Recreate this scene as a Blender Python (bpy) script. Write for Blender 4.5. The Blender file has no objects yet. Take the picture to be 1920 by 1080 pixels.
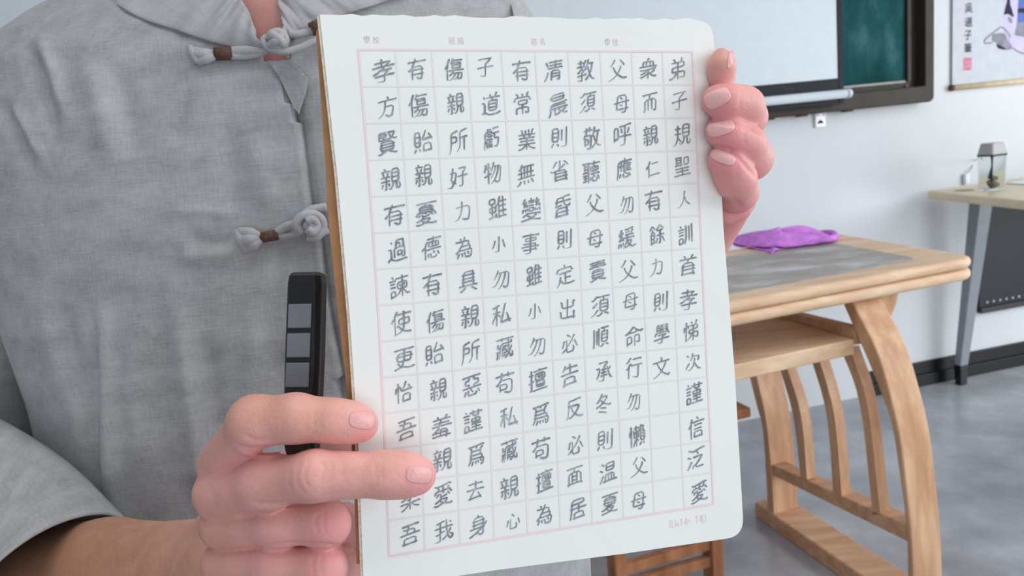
import bpy, bmesh, math, random
import numpy as np
from mathutils import Matrix, Vector

SC = bpy.context.scene
COL = SC.collection
random.seed(7)

# ------------------------------------------------------------------ camera
FPX = 1450.0                                   # focal length in pixels of the 1920 px frame
PITCH, ROLL, EYE = math.radians(10.8), math.radians(5.82), 1.13
_fw = np.array([0, math.cos(PITCH), -math.sin(PITCH)])
_rt = np.array([1.0, 0, 0])
_dn = np.cross(_fw, _rt)
CAM = np.array([math.cos(ROLL)*_rt + math.sin(ROLL)*_dn, math.cos(ROLL)*_dn - math.sin(ROLL)*_rt, _fw])
EYEV = np.array([0, 0, EYE])
cd = bpy.data.cameras.new('camera')
cd.sensor_width = 36.0
cd.lens = FPX/1920*36
cd.clip_start = 0.02
cd.dof.use_dof = True
cd.dof.focus_distance = 0.38
cd.dof.aperture_fstop = 20.0
cam = bpy.data.objects.new('camera', cd)
COL.objects.link(cam)
mw = Matrix.Identity(4)
for i in range(3):
    mw[i][0] = CAM[0][i]; mw[i][1] = -CAM[1][i]; mw[i][2] = -CAM[2][i]; mw[i][3] = EYEV[i]
cam.matrix_world = mw
SC.camera = cam

# ------------------------------------------------------------------ light
SC.view_settings.view_transform = 'Standard'
SC.view_settings.look = 'None'
SC.view_settings.gamma = 1.0
SC.view_settings.use_curve_mapping = False
SC.view_settings.exposure = -0.06
world = bpy.data.worlds.new('daylight')
SC.world = world
world.use_nodes = True
world.node_tree.nodes['Background'].inputs[0].default_value = (0.80, 0.89, 1.0, 1)
world.node_tree.nodes['Background'].inputs[1].default_value = 0.42

def area_light(name, loc, target, sx, sy, power, color):
    l = bpy.data.lights.new(name, 'AREA')
    l.shape = 'RECTANGLE'; l.size = sx; l.size_y = sy; l.energy = power; l.color = color
    o = bpy.data.objects.new(name, l)
    COL.objects.link(o)
    o.location = loc
    o.rotation_euler = (Vector(target)-Vector(loc)).to_track_quat('-Z', 'Y').to_euler()
    return o
area_light('window_daylight', (3.6, 0.1, 1.9), (0.0, 0.6, 1.0), 3.2, 1.9, 82, (0.90, 0.95, 1.0))
area_light('ceiling_fill_light', (0.5, 0.2, 2.95), (0.45, 0.7, 0), 2.6, 1.6, 26, (1.0, 0.97, 0.93))  # soft overhead fill, added; stands for no known lamp
area_light('rear_fill_light', (1.5, -3.0, 0.80), (1.1, 2.0, 0.5), 4.2, 1.3, 47, (0.93, 0.97, 1.0))  # low fill added behind the camera, lifts shirt and lower wall
area_light('low_wall_fill_light', (3.3, 1.9, 0.75), (1.6, 2.95, 0.25), 1.2, 1.4, 28, (0.95, 0.98, 1.0))  # added at the right to brighten the lower wall; no door is known

# ------------------------------------------------------------------ small helpers
def P3(x, y, d):                                # pixel + depth -> camera space
    return np.array([(x-960)/FPX*d, (y-540)/FPX*d, d])
def W(p):                                       # camera space -> world
    return np.asarray(p) @ CAM + EYEV
def PW(x, y, d):
    return W(P3(x, y, d))
def ray(x, y):
    return np.array([(x-960)/FPX, (y-540)/FPX, 1.0]) @ CAM
def at_z(x, y, z):                              # where a pixel's ray meets the height z
    d = ray(x, y)
    return d*((z-EYE)/d[2]) + EYEV
def to_px(Pw):
    c = (np.asarray(Pw)-EYEV) @ CAM.T
    return np.stack([c[..., 0]/c[..., 2]*FPX+960, c[..., 1]/c[..., 2]*FPX+540], -1)

def mesh_obj(name, verts, faces, mat=None, parent=None, smooth=False, mats=None, fmat=None):
    me = bpy.data.meshes.new(name)
    me.from_pydata([tuple(map(float, v)) for v in verts], [], [tuple(map(int, f)) for f in faces])
    me.validate()
    for m in (mats or ([mat] if mat else [])):
        me.materials.append(m)
    if fmat is not None and len(fmat) == len(me.polygons):
        me.polygons.foreach_set('material_index', list(map(int, fmat)))
    if smooth:
        me.polygons.foreach_set('use_smooth', [True]*len(me.polygons))
    me.update()
    o = bpy.data.objects.new(name, me)
    COL.objects.link(o)
    if parent is not None:
        o.parent = parent
    return o
def fix_normals(o):
    bm = bmesh.new(); bm.from_mesh(o.data)
    bmesh.ops.recalc_face_normals(bm, faces=bm.faces)
    bm.to_mesh(o.data); bm.free()
def bevel(o, w, seg=2):
    m = o.modifiers.new('bevel', 'BEVEL'); m.width = w; m.segments = seg; m.limit_method = 'ANGLE'; m.angle_limit = math.radians(40)
    return o
def tag(o, label=None, cat=None, group=None, kind=None):
    if label: o['label'] = label
    if cat: o['category'] = cat
    if group: o['group'] = group
    if kind: o['kind'] = kind
    return o
def thing(name, loc, label, cat, group=None):
    # the parts are built in world coordinates, so the Empty keeps an offset of its own
    o = bpy.data.objects.new(name, None)
    o.empty_display_size = 0.05
    COL.objects.link(o)
    o.location = loc
    return tag(o, label, cat, group)
def settle(root):                               # keep children where they were built
    bpy.context.view_layer.update()
    inv = root.matrix_world.inverted()
    for c in root.children:
        c.matrix_parent_inverse = inv

class MB:                                       # collects shapes, builds one mesh
    def __init__(s): s.v = []; s.f = []; s.m = []
    def add(s, v, f, m=0):
        n = len(s.v); s.v += [tuple(map(float, q)) for q in v]
        s.f += [tuple(i+n for i in q) for q in f]; s.m += [m]*len(f)
    def prism(s, poly, off, m=0):               # 3-D polygon pushed along a vector
        k = len(poly); poly = [np.asarray(p, float) for p in poly]; off = np.asarray(off, float)
        v = poly + [p+off for p in poly]
        f = [tuple(range(k))[::-1], tuple(range(k, 2*k))] + [(i, (i+1) % k, (i+1) % k+k, i+k) for i in range(k)]
        s.add(v, f, m)
    def box(s, o, a, b, c, m=0):                # corner and three edge vectors
        o, a, b, c = (np.asarray(q, float) for q in (o, a, b, c))
        s.prism([o, o+a, o+a+b, o+b], c, m)
    def tube(s, pts, r, seg=12, m=0, caps=True):
        pts = [np.asarray(p, float) for p in pts]; n = len(pts)
        rs = r if hasattr(r, '__len__') else [r]*n
        T = [pts[min(i+1, n-1)]-pts[max(i-1, 0)] for i in range(n)]
        T = [t/(np.linalg.norm(t)+1e-12) for t in T]
        u = np.cross(T[0], [0.1, 0.3, 0.95]); u /= np.linalg.norm(u)
        v = []; f = []
        for i in range(n):
            u = u-T[i]*(u@T[i]); u /= np.linalg.norm(u); w = np.cross(T[i], u)
            for k in range(seg):
                a = 2*math.pi*k/seg
                v.append(pts[i]+rs[i]*(math.cos(a)*u+math.sin(a)*w))
        for i in range(n-1):
            for k in range(seg):
                f.append((i*seg+k, i*seg+(k+1) % seg, (i+1)*seg+(k+1) % seg, (i+1)*seg+k))
        if caps:
            f.append(tuple(range(seg))[::-1]); f.append(tuple((n-1)*seg+k for k in range(seg)))
        s.add(v, f, m)
    def build(s, name, mat=None, parent=None, smooth=False, mats=None):
        o = mesh_obj(name, s.v, s.f, mat, parent, smooth, mats, s.m if mats else None)
        fix_normals(o)
        return o
def lathe(prof, c, seg=40, ax=None):
    v = []; f = []
    c = np.asarray(c, float)
    for r, z in prof:
        for k in range(seg):
            a = 2*math.pi*k/seg
            v.append(c+np.array([r*math.cos(a), r*math.sin(a), z]))
    for i in range(len(prof)-1):
        for k in range(seg):
            f.append((i*seg+k, i*seg+(k+1) % seg, (i+1)*seg+(k+1) % seg, (i+1)*seg+k))
    return v, f
def crom(pts, n):                               # smooth curve through points
    pts = np.asarray(pts, float)
    Q = np.vstack([2*pts[0]-pts[1], pts, 2*pts[-1]-pts[-2]])
    out = []
    for i in range(1, len(Q)-2):
        for t in np.linspace(0, 1, n, endpoint=False):
            a, b, c, d = Q[i-1], Q[i], Q[i+1], Q[i+2]
            out.append(0.5*((2*b)+(c-a)*t+(2*a-5*b+4*c-d)*t*t+(3*b-a-3*c+d)*t**3))
    out.append(Q[-2])
    return np.array(out)

# ------------------------------------------------------------------ materials
def lin(r, g, b):
    f = lambda c: (c/255/12.92) if c <= 10 else ((c/255+0.055)/1.055)**2.4
    return (f(r), f(g), f(b), 1)
class NT:
    def __init__(s, name, rough=0.6, color=(0.5, 0.5, 0.5, 1), spec=0.4, metal=0.0):
        s.m = bpy.data.materials.new(name); s.m.use_nodes = True
        s.t = s.m.node_tree; s.b = s.t.nodes['Principled BSDF']
        s.b.inputs['Roughness'].default_value = rough
        s.b.inputs['Base Color'].default_value = color
        s.b.inputs['Specular IOR Level'].default_value = spec
        s.b.inputs['Metallic'].default_value = metal
    def n(s, kind, **kw):
        nd = s.t.nodes.new(kind)
        for k, v in kw.items():
            if k in nd.inputs.keys(): nd.inputs[k].default_value = v
            else: setattr(nd, k, v)
        return nd
    def l(s, a, b): s.t.links.new(a, b)
    def coord(s, scale=(1, 1, 1), rot=(0, 0, 0), kind='Object'):
        tc = s.n('ShaderNodeTexCoord'); mp = s.n('ShaderNodeMapping')
        mp.inputs['Scale'].default_value = scale; mp.inputs['Rotation'].default_value = rot
        s.l(tc.outputs[kind], mp.inputs['Vector'])
        return mp.outputs['Vector']
    def noise(s, vec, scale, detail=4, rough=0.55):
        nd = s.n('ShaderNodeTexNoise'); nd.inputs['Scale'].default_value = scale
        nd.inputs['Detail'].default_value = detail; nd.inputs['Roughness'].default_value = rough
        s.l(vec, nd.inputs['Vector'])
        return nd.outputs['Fac']
    def ramp(s, fac, stops):
        nd = s.n('ShaderNodeValToRGB'); e = nd.color_ramp.elements
        while len(e) < len(stops): e.new(0.5)
        for el, (p, c) in zip(e, stops): el.position = p; el.color = c
        s.l(fac, nd.inputs['Fac'])
        return nd.outputs['Color']
    def bump(s, fac, strength, dist):
        nd = s.n('ShaderNodeBump'); nd.inputs['Strength'].default_value = strength; nd.inputs['Distance'].default_value = dist
        s.l(fac, nd.inputs['Height'])
        if s.b.inputs['Normal'].is_linked:
            s.l(s.b.inputs['Normal'].links[0].from_socket, nd.inputs['Normal'])
        s.l(nd.outputs['Normal'], s.b.inputs['Normal'])
    def base(s, col): s.l(col, s.b.inputs['Base Color'])

def plain(name, rgb, rough=0.6, spec=0.4, metal=0.0, var=0.06, scale=30):
    m = NT(name, rough, lin(*rgb), spec, metal)
    if var:
        f = m.noise(m.coord(), scale)
        k = lambda s: lin(*[max(0, min(255, c*s)) for c in rgb])
        m.base(m.ramp(f, [(0.3, k(1-var)), (0.7, k(1+var))]))
    return m.m
def wood(name, light, dark, rot, scale=(1, 1, 1), rough=0.45):
    m = NT(name, rough, spec=0.35)
    v = m.coord(scale, rot)
    f1 = m.noise(v, 6, 6, 0.6)
    c1 = m.ramp(f1, [(0.3, lin(*dark)), (0.5, lin(*[(a+b)/2 for a, b in zip(light, dark)])), (0.68, lin(*light))])
    m.base(c1)
    m.bump(m.noise(v, 40, 3), 0.15, 0.001)
    return m.m

M = {}
mt = NT('wall_paint', 0.75, spec=0.25)
mt.base(mt.ramp(mt.noise(mt.coord(), 1.7, 5), [(0.3, lin(203, 206, 209)), (0.7, lin(211, 214, 217))]))
mt.bump(mt.noise(mt.coord(), 90), 0.05, 0.002)
M['wall'] = mt.m
mt = NT('polished_floor', 0.22, spec=0.5)
nz = mt.noise(mt.coord((1, 1, 1)), 3.2, 8, 0.62)
mt.base(mt.ramp(nz, [(0.34, lin(136, 139, 145)), (0.52, lin(158, 161, 168)), (0.68, lin(178, 182, 190))]))
rr = mt.n('ShaderNodeMapRange'); rr.inputs['To Min'].default_value = 0.14; rr.inputs['To Max'].default_value = 0.30
mt.l(mt.noise(mt.coord(), 9, 4), rr.inputs['Value']); mt.l(rr.outputs['Result'], mt.b.inputs['Roughness'])
M['floor'] = mt.m
M['skirting'] = plain('black_skirting', (14, 15, 18), 0.32, 0.3)
M['white_board'] = plain('white_board_surface', (197, 205, 210), 0.4, 0.35, var=0.01)
M['dark_frame'] = plain('charcoal_frame', (25, 31, 39), 0.55, 0.2)
M['white_plastic'] = plain('white_plastic', (222, 226, 230), 0.3, var=0.01)
M['bracket_white'] = plain('bright_white_plastic', (248, 249, 250), 0.3, var=0)
M['tube_white'] = plain('tube_white', (200, 208, 214), 0.3, var=0.01)
M['bronze'] = plain('bronze_aluminium', (54, 48, 41), 0.55, 0.25, var=0.12, scale=14)
M['bronze_dark'] = plain('dark_bronze', (40, 33, 28), 0.5, var=0.1)
M['alu'] = plain('dull_aluminium', (128, 128, 124), 0.4, 0.5)
mt = NT('chalkboard_green', 0.85, spec=0.12)
fz = mt.noise(mt.coord((3, 3, 1.6)), 3.0, 6, 0.6)
mt.base(mt.ramp(fz, [(0.35, lin(16, 58, 58)), (0.55, lin(28, 76, 78)), (0.80, lin(74, 112, 116))]))
M['green'] = mt.m
M['wood_v'] = wood('pale_wood_upright', (222, 182, 146), (186, 138, 102), (0, 0, 0), (5, 5, 0.7))
M['wood_h'] = wood('pale_wood_lengthwise', (234, 206, 174), (208, 170, 136), (0, 0, math.radians(-18)), (0.8, 6, 6))
M['wood_s'] = wood('pale_wood_crosswise', (216, 176, 142), (184, 138, 104), (0, 0, math.radians(58)), (0.8, 6, 6))
M['stool_wood'] = wood('reddish_wood', (188, 132, 92), (140, 88, 58), (0, 0, 0), (5, 5, 0.8))
mt = NT('worn_grey_inlay', 0.42, spec=0.4)
iz = mt.noise(mt.coord((2.0, 4.0, 1)), 4.5, 7, 0.65)
mt.base(mt.ramp(iz, [(0.36, lin(150, 143, 134)), (0.5, lin(164, 159, 152)), (0.6, lin(186, 183, 182)), (0.72, lin(206, 204, 208))]))
M['inlay'] = mt.m
M['purple'] = plain('purple_cloth', (204, 128, 216), 0.8, 0.2, var=0.10, scale=45)
M['table_top'] = plain('maple_laminate', (216, 200, 168), 0.4, var=0.03, scale=8)
M['grey_steel'] = plain('grey_painted_steel', (132, 138, 146), 0.35, var=0.02)
M['black_plastic'] = plain('black_plastic', (22, 23, 26), 0.38, 0.5, var=0.1)
mt = NT('perforated_steel', 0.5, lin(18, 23, 31), 0.35)
M['panel'] = mt.m
M['panel_dot'] = plain('pale_hole', (168, 176, 186), 0.5, var=0)
M['scroll_paper'] = plain('scroll_paper', (192, 196, 203), 0.8, 0.2, var=0.02)
M['scroll_rod'] = plain('scroll_rod_wood', (206, 188, 156), 0.5)
M['rod_cap'] = plain('dark_red_cap', (88, 48, 44), 0.4)
M['ink'] = plain('black_ink', (84, 86, 92), 0.8, 0.2, var=0.1)
M['seal'] = plain('red_seal_ink', (206, 108, 134), 0.8, 0.2, var=0.14, scale=140)
M['robe_blue'] = plain('robe_blue', (92, 108, 172), 0.8, 0.2, var=0.1)
M['robe_navy'] = plain('robe_navy', (46, 48, 64), 0.8, 0.2, var=0.1)
M['robe_lilac'] = plain('robe_lilac', (196, 188, 214), 0.8, 0.2, var=0.03)
M['robe_grey'] = plain('robe_grey', (134, 134, 146), 0.8, 0.2, var=0.1)
M['paper'] = plain('white_paper', (240, 241, 236), 0.7, 0.25, var=0.012, scale=12)
mt = NT('page_edges', 0.75, lin(228, 216, 196), 0.2)
mt.base(mt.ramp(mt.noise(mt.coord((1, 1, 1)), 600, 2), [(0.3, lin(206, 192, 170)), (0.7, lin(238, 230, 214))]))
M['page_edge'] = mt.m
M['kraft'] = plain('kraft_card', (176, 128, 88), 0.65, 0.3, var=0.08, scale=60)
M['grid_in'] = plain('pale_pink_print', (235, 229, 231), 0.8, 0.2, var=0)
M['grid_out'] = plain('pink_print', (241, 219, 223), 0.8, 0.2, var=0)
M['print_pale'] = plain('faint_pink_print', (238, 224, 224), 0.8, 0.2, var=0)
mt = NT('pencil', 0.6, lin(110, 112, 120), 0.35)
mt.base(mt.ramp(mt.noise(mt.coord(), 260, 4, 0.7), [(0.32, lin(112, 115, 125)), (0.52, lin(142, 145, 154)), (0.72, lin(186, 189, 196))]))
M['pencil'] = mt.m
M['button_grey'] = plain('grey_rubber_button', (124, 129, 136), 0.55, var=0.02)
M['brown_thread'] = plain('brown_thread', (94, 70, 60), 0.7, 0.2, var=0.15, scale=500)
M['hair'] = plain('dark_hair', (40, 36, 34), 0.5)
M['trousers'] = plain('grey_trousers', (120, 120, 124), 0.8, 0.2)
M['shoe'] = plain('black_shoe', (30, 30, 32), 0.5)
M['clear_glass'] = None
mt = NT('clear_glass', 0.04, (0.93, 0.96, 0.96, 1), 0.5)
mt.b.inputs['Transmission Weight'].default_value = 1.0
mt.b.inputs['IOR'].default_value = 1.04
M['clear_glass'] = mt.m
M['lid_grey'] = plain('grey_lid', (168, 166, 166), 0.45, var=0.02)
M['brown_stone'] = plain('brown_stone', (112, 100, 84), 0.7, var=0.3, scale=90)
M['teal'] = plain('teal_plant', (40, 84, 84), 0.6)

def linen(name, lo, hi):
    m = NT(name, 0.85, spec=0.15)
    m.b.inputs['Sheen Weight'].default_value = 0.15
    wv = m.coord((1, 1, 1), kind='UV')
    def stretched(sx, sy, sc, det=3):
        mp = m.n('ShaderNodeMapping'); mp.inputs['Scale'].default_value = (sx, sy, 1)
        m.l(wv, mp.inputs['Vector']); return m.noise(mp.outputs['Vector'], sc, det, 0.6)
    a = stretched(1, 8, 110); b = stretched(8, 1, 110); c = stretched(1, 1.6, 34, 5)
    ad = m.n('ShaderNodeMath', operation='ADD'); m.l(a, ad.inputs[0]); m.l(b, ad.inputs[1])
    a2 = m.n('ShaderNodeMath', operation='MULTIPLY_ADD'); m.l(ad.outputs[0], a2.inputs[0]); a2.inputs[1].default_value = 0.26
    sc2 = m.n('ShaderNodeMath', operation='MULTIPLY'); m.l(c, sc2.inputs[0]); sc2.inputs[1].default_value = 0.48
    m.l(sc2.outputs[0], a2.inputs[2])
    m.base(m.ramp(a2.outputs[0], [(0.36, lin(*lo)), (0.64, lin(*hi))]))
    m.bump(ad.outputs[0], 0.35, 0.0006)
    return m.m
M['linen'] = linen('grey_linen', (142, 143, 145), (178, 179, 180))
M['linen_pale'] = linen('pale_linen', (156, 155, 158), (180, 179, 182))

def skin(name):
    m = NT(name, 0.48, spec=0.4)
    at = m.n('ShaderNodeAttribute'); at.attribute_name = 'flush'
    v = m.coord()
    nz = m.noise(v, 75, 6, 0.65)
    n2 = m.noise(v, 420, 3, 0.6)
    ad = m.n('ShaderNodeMath', operation='MULTIPLY_ADD'); m.l(nz, ad.inputs[0]); ad.inputs[1].default_value = 0.55
    m.l(at.outputs['Fac'], ad.inputs[2])
    m.base(m.ramp(ad.outputs[0], [(0.10, lin(172, 126, 100)), (0.45, lin(208, 152, 132)), (0.75, lin(228, 166, 158)), (1.0, lin(230, 150, 150))]))
    m.b.inputs['Subsurface Weight'].default_value = 0.18
    m.b.inputs['Subsurface Radius'].default_value = (1.0, 0.35, 0.2)
    m.b.inputs['Subsurface Scale'].default_value = 0.004
    m.bump(n2, 0.4, 0.0008)
    m.bump(m.noise(v, 1100, 2, 0.6), 0.3, 0.0004)
    return m.m
M['skin'] = skin('skin')
mt = NT('fingernail', 0.30, lin(240, 182, 180), 0.5)
M['nail'] = mt.m
mt = NT('fingernail_dull', 0.36, lin(226, 166, 162), 0.45)
M['nail_dull'] = mt.m

# ------------------------------------------------------------------ the room
W0 = np.array([1.575, 2.957, 0.0])              # a point at the foot of the back wall
WQ = np.array([0.97121, 0.23822, 0.0])          # along the wall, to the right
WN = np.array([0.23822, -0.97121, 0.0])         # out of the wall, into the room
UP = np.array([0, 0, 1.0])
def wall(s, z, off=0.0):
    return W0 + WQ*s + WN*off + UP*z
def wsz(x, y, off=0.0):                         # wall coordinates under a pixel
    d = ray(x, y); t = ((W0-EYEV) @ WN + off)/(d @ WN)
    P = EYEV + d*t
    return (P-W0) @ WQ, P[2]

b = MB(); b.box(wall(-5.2, -0.02, -0.12), WQ*7.2, WN*0.12, UP*3.1)
tag(b.build('wall_back', M['wall']), kind='structure')
b = MB(); b.box((-4.5, -3.4, -0.06), (9.5, 0, 0), (0, 8.2, 0), (0, 0, 0.06))
tag(b.build('floor', M['floor']), kind='structure')
sk0 = wsz(1626, 708, 0.012)[0]
b = MB(); b.box(wall(sk0, 0, 0), WQ*(2.0-sk0), WN*0.012, UP*0.098)
b.box(wall(sk0, 0, 0.012), WQ*(2.0-sk0), WN*0.010, UP*0.048)
o = bevel(b.build('baseboard_back', M['skirting']), 0.003, 3); tag(o, kind='structure')

# chalkboard with its bronze frame, fixed to the wall
s1, z1 = 0.040, 1.113
root = thing('chalkboard', wall(-1.2, z1), 'green chalkboard in a bronze metal frame on the white wall', 'chalkboard')
L = -4.1
b = MB()
def rounded_frame_end():
    r = 0.022; pts = [(L, z1), (s1-r, z1)]
    for k in range(1, 6):
        a = -math.pi/2+k*math.pi/12; pts.append((s1-r+r*math.cos(a), z1+r+r*math.sin(a)))
    pts += [(s1, 2.35), (s1-0.040, 2.35), (s1-0.040, z1+0.060), (L, z1+0.060)]
    return pts
b.prism([wall(s, z, 0.0) for s, z in rounded_frame_end()], WN*0.055)
b.box(wall(L, 2.35), WQ*(s1-L), UP*0.05, WN*0.055)
bevel(b.build('frame', M['bronze'], root), 0.004)
b = MB(); b.box(wall(L, z1+0.05, 0.0), WQ*(s1-0.04-L), UP*1.2, WN*0.012)
b.build('recess_back', M['bronze_dark'], root)
gz = wsz(1640, 155)[1]
b = MB(); b.box(wall(L, gz, 0.012), WQ*(-0.058-L), UP*(2.34-gz), WN*0.010)
b.build('green_panel', M['green'], root)
b = MB(); b.box(wall(-0.060, gz-0.01, 0.014), WQ*0.016, UP*1.16, WN*0.022)
bevel(b.build('upright_rail', M['bronze'], root), 0.002)
b = MB(); b.box(wall(L, gz-0.012, 0.012), WQ*(-0.045-L), UP*0.010, WN*0.016)
bevel(b.build('panel_edging', M['alu'], root), 0.002)
b = MB(); b.box(wall(L, gz-0.055, 0.012), WQ*(-0.04-L), UP*0.043, WN*0.010)
b.build('lower_rail', M['bronze'], root)
b = MB(); b.box(wall(-0.078, gz-0.052, 0.022), WQ*0.022, UP*0.012, WN*0.016); b.box(wall(-0.062, gz-0.050, 0.022), WQ*0.006, UP*0.030, WN*0.010)
bevel(b.build('latch', M['alu'], root), 0.003)
for ps in (1440, 1502, 1588):
    s, z = wsz(ps, 222 if ps < 1500 else 215, 0.03)
    b = MB(); b.box(wall(s-0.012, z1-0.006, 0.012), WQ*0.032, UP*0.008, WN*0.03)
    bevel(b.build('fixing_clip', M['bronze_dark'], root), 0.002)
settle(root)

# white screen board hung in front of the chalkboard
wr, wb = wsz(1570, 147, 0.09)
root = thing('screen_board', wall(-1.5, wb), 'large white screen board with charcoal rim in front of the green chalkboard', 'whiteboard')
wl = wr-3.45
b = MB(); b.box(wall(wl, wb, 0.066), WQ*(wr-wl), UP*1.02, WN*0.027)
b.build('white_surface', M['white_board'], root)
fr = 0.021; fb = 0.088
b = MB()
b.box(wall(wr, wb-fb, 0.0565), WQ*fr, UP*(1.02+fb+0.03), WN*0.040)
b.box(wall(wl, wb-fb, 0.0565), WQ*(wr-wl), UP*fb, WN*0.040)
b.box(wall(wl-fr, wb-fb, 0.0565), WQ*fr, UP*(1.02+fb+0.03), WN*0.040)
b.box(wall(wl, wb+1.02, 0.0565), WQ*(wr-wl), UP*0.03, WN*0.040)
bevel(b.build('rim', M['dark_frame'], root), 0.002)
settle(root)
te, tz = wsz(1600, 174, 0.113)
root = thing('tube_lamp', wall(te-0.6, tz, 0.113), 'long white tube with rounded end cap under the white screen board', 'tube')
b = MB(); b.tube([wall(te-2.6, tz, 0.113), wall(te-0.022, tz, 0.113)], 0.0155, 20)
b.build('tube', M['tube_white'], root, True)
v, f = [], []
b = MB(); prof = [(0.0172, 0.0)] + [(0.0172*math.cos(a), 0.010+0.014*math.sin(a)) for a in np.linspace(0, math.pi/2*0.98, 7)]
b.tube([wall(te-0.030+z, tz, 0.113) for r, z in prof], [r for r, z in prof], 20)
b.build('end_cap', M['tube_white'], root, True)
settle(root)

# little white bracket under the board
s, z = wsz(1539, 225, 0.01)
root = thing('wall_bracket', wall(s, z), 'small white plastic bracket with a dark slot below the chalkboard frame', 'bracket')
b = MB(); b.box(wall(s-0.022, z-0.026, 0), WQ*0.044, UP*0.052, WN*0.010)
bevel(b.build('plate', M['bracket_white'], root), 0.004, 3)
b = MB(); b.tube([wall(s-0.010, z-0.010, 0.0105), wall(s-0.002, z-0.005, 0.0115), wall(s+0.008, z-0.010, 0.0105)], [0.004, 0.0055, 0.003], 10)
b.build('slot', M['dark_frame'], root, True)
for k in (-1, 1):
    b = MB(); b.tube([wall(s+k*0.013, z+0.018, 0.009), wall(s+k*0.013, z+0.018, 0.0115)], 0.003, 10)
    b.build('screw', M['alu'], root)
settle(root)

# hanging scroll
sl, sb = wsz(1785, 166, 0.012)
root = thing('hanging_scroll', wall(sl+0.3, sb), 'white hanging scroll with brush writing, red seal and a painted robe', 'scroll')
b = MB(); b.box(wall(sl+0.003, sb, 0.008), WQ*0.62, UP*0.95, WN*0.002)
b.build('paper', M['scroll_paper'], root)
b = MB(); b.tube([wall(sl, sb+0.002, 0.013), wall(sl+0.66, sb+0.002, 0.013)], 0.0105, 16)
b.build('rod', M['scroll_rod'], root, True)
b = MB(); b.tube([wall(sl-0.007, sb+0.002, 0.013), wall(sl+0.003, sb+0.002, 0.013)], 0.0120, 16)
b.build('rod_cap', M['rod_cap'], root)
def on_scroll(x, y): 
    s, z = wsz(x, y, 0.0105); return s, z
pm = MB()
def patch(pts, mat, lift):
    pm.prism([wall(*on_scroll(x, y), 0.0101+lift) for x, y in pts], WN*0.0004, mat)
def strip(pts, w, mat, lift):
    c = crom(pts, 5); T = np.gradient(c, axis=0); T /= np.linalg.norm(T, axis=1)[:, None]+1e-9
    Nn = np.stack([-T[:, 1], T[:, 0]], 1)*w/2
    for i in range(len(c)-1):
        patch([c[i]+Nn[i], c[i+1]+Nn[i+1], c[i+1]-Nn[i+1], c[i]-Nn[i]], mat, lift)
# mats: 0 lilac 1 blue 2 navy 3 grey
patch([(1885, 0), (1880, 30), (1884, 55), (1880, 70), (1893, 66), (1905, 68), (1925, 95), (1960, 100), (1960, -60), (1888, -60)], 0, 0.0000)
patch([(1908, -60), (1909, 5), (1907, 42), (1965, 40), (1965, -60)], 1, 0.0005)
patch([(1908, 16), (1908, 24), (1965, 22), (1965, 13)], 2, 0.0009)
patch([(1907, 42), (1902, 66), (1925, 70), (1965, 66), (1965, 40)], 3, 0.0005)
patch([(1887, -40), (1888, 2), (1883, 22), (1882, 28), (1890, 26), (1899, 32), (1901, 30), (1894, 8), (1893, -40)], 2, 0.0006)
patch([(1890, 32), (1896, 34), (1899, 42), (1894, 44), (1891, 38)], 3, 0.0006)
patch([(1861, 64), (1873, 62), (1884, 63), (1889, 74), (1898, 91), (1890, 94), (1876, 91), (1868, 80), (1860, 76)], 3, 0.0010)
patch([(1868, 83), (1878, 87), (1888, 93), (1880, 93), (1871, 90)], 2, 0.0014)
patch([(1888, 64), (1900, 70), (1925, 80), (1962, 84), (1962, 104), (1925, 101), (1906, 94), (1898, 90)], 0, 0.0006)
strip([(1861, 80), (1848, 81), (1846, 76), (1855, 67), (1868, 57), (1878, 51), (1890, 62), (1894, 70)], 2.2, 3, 0.0012)
strip([(1900, 90), (1906, 95), (1914, 99), (1930, 102)], 2.0, 3, 0.0014)
pm.build('robe_painting', None, root, mats=[M['robe_lilac'], M['robe_blue'], M['robe_navy'], M['robe_grey']])

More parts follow.
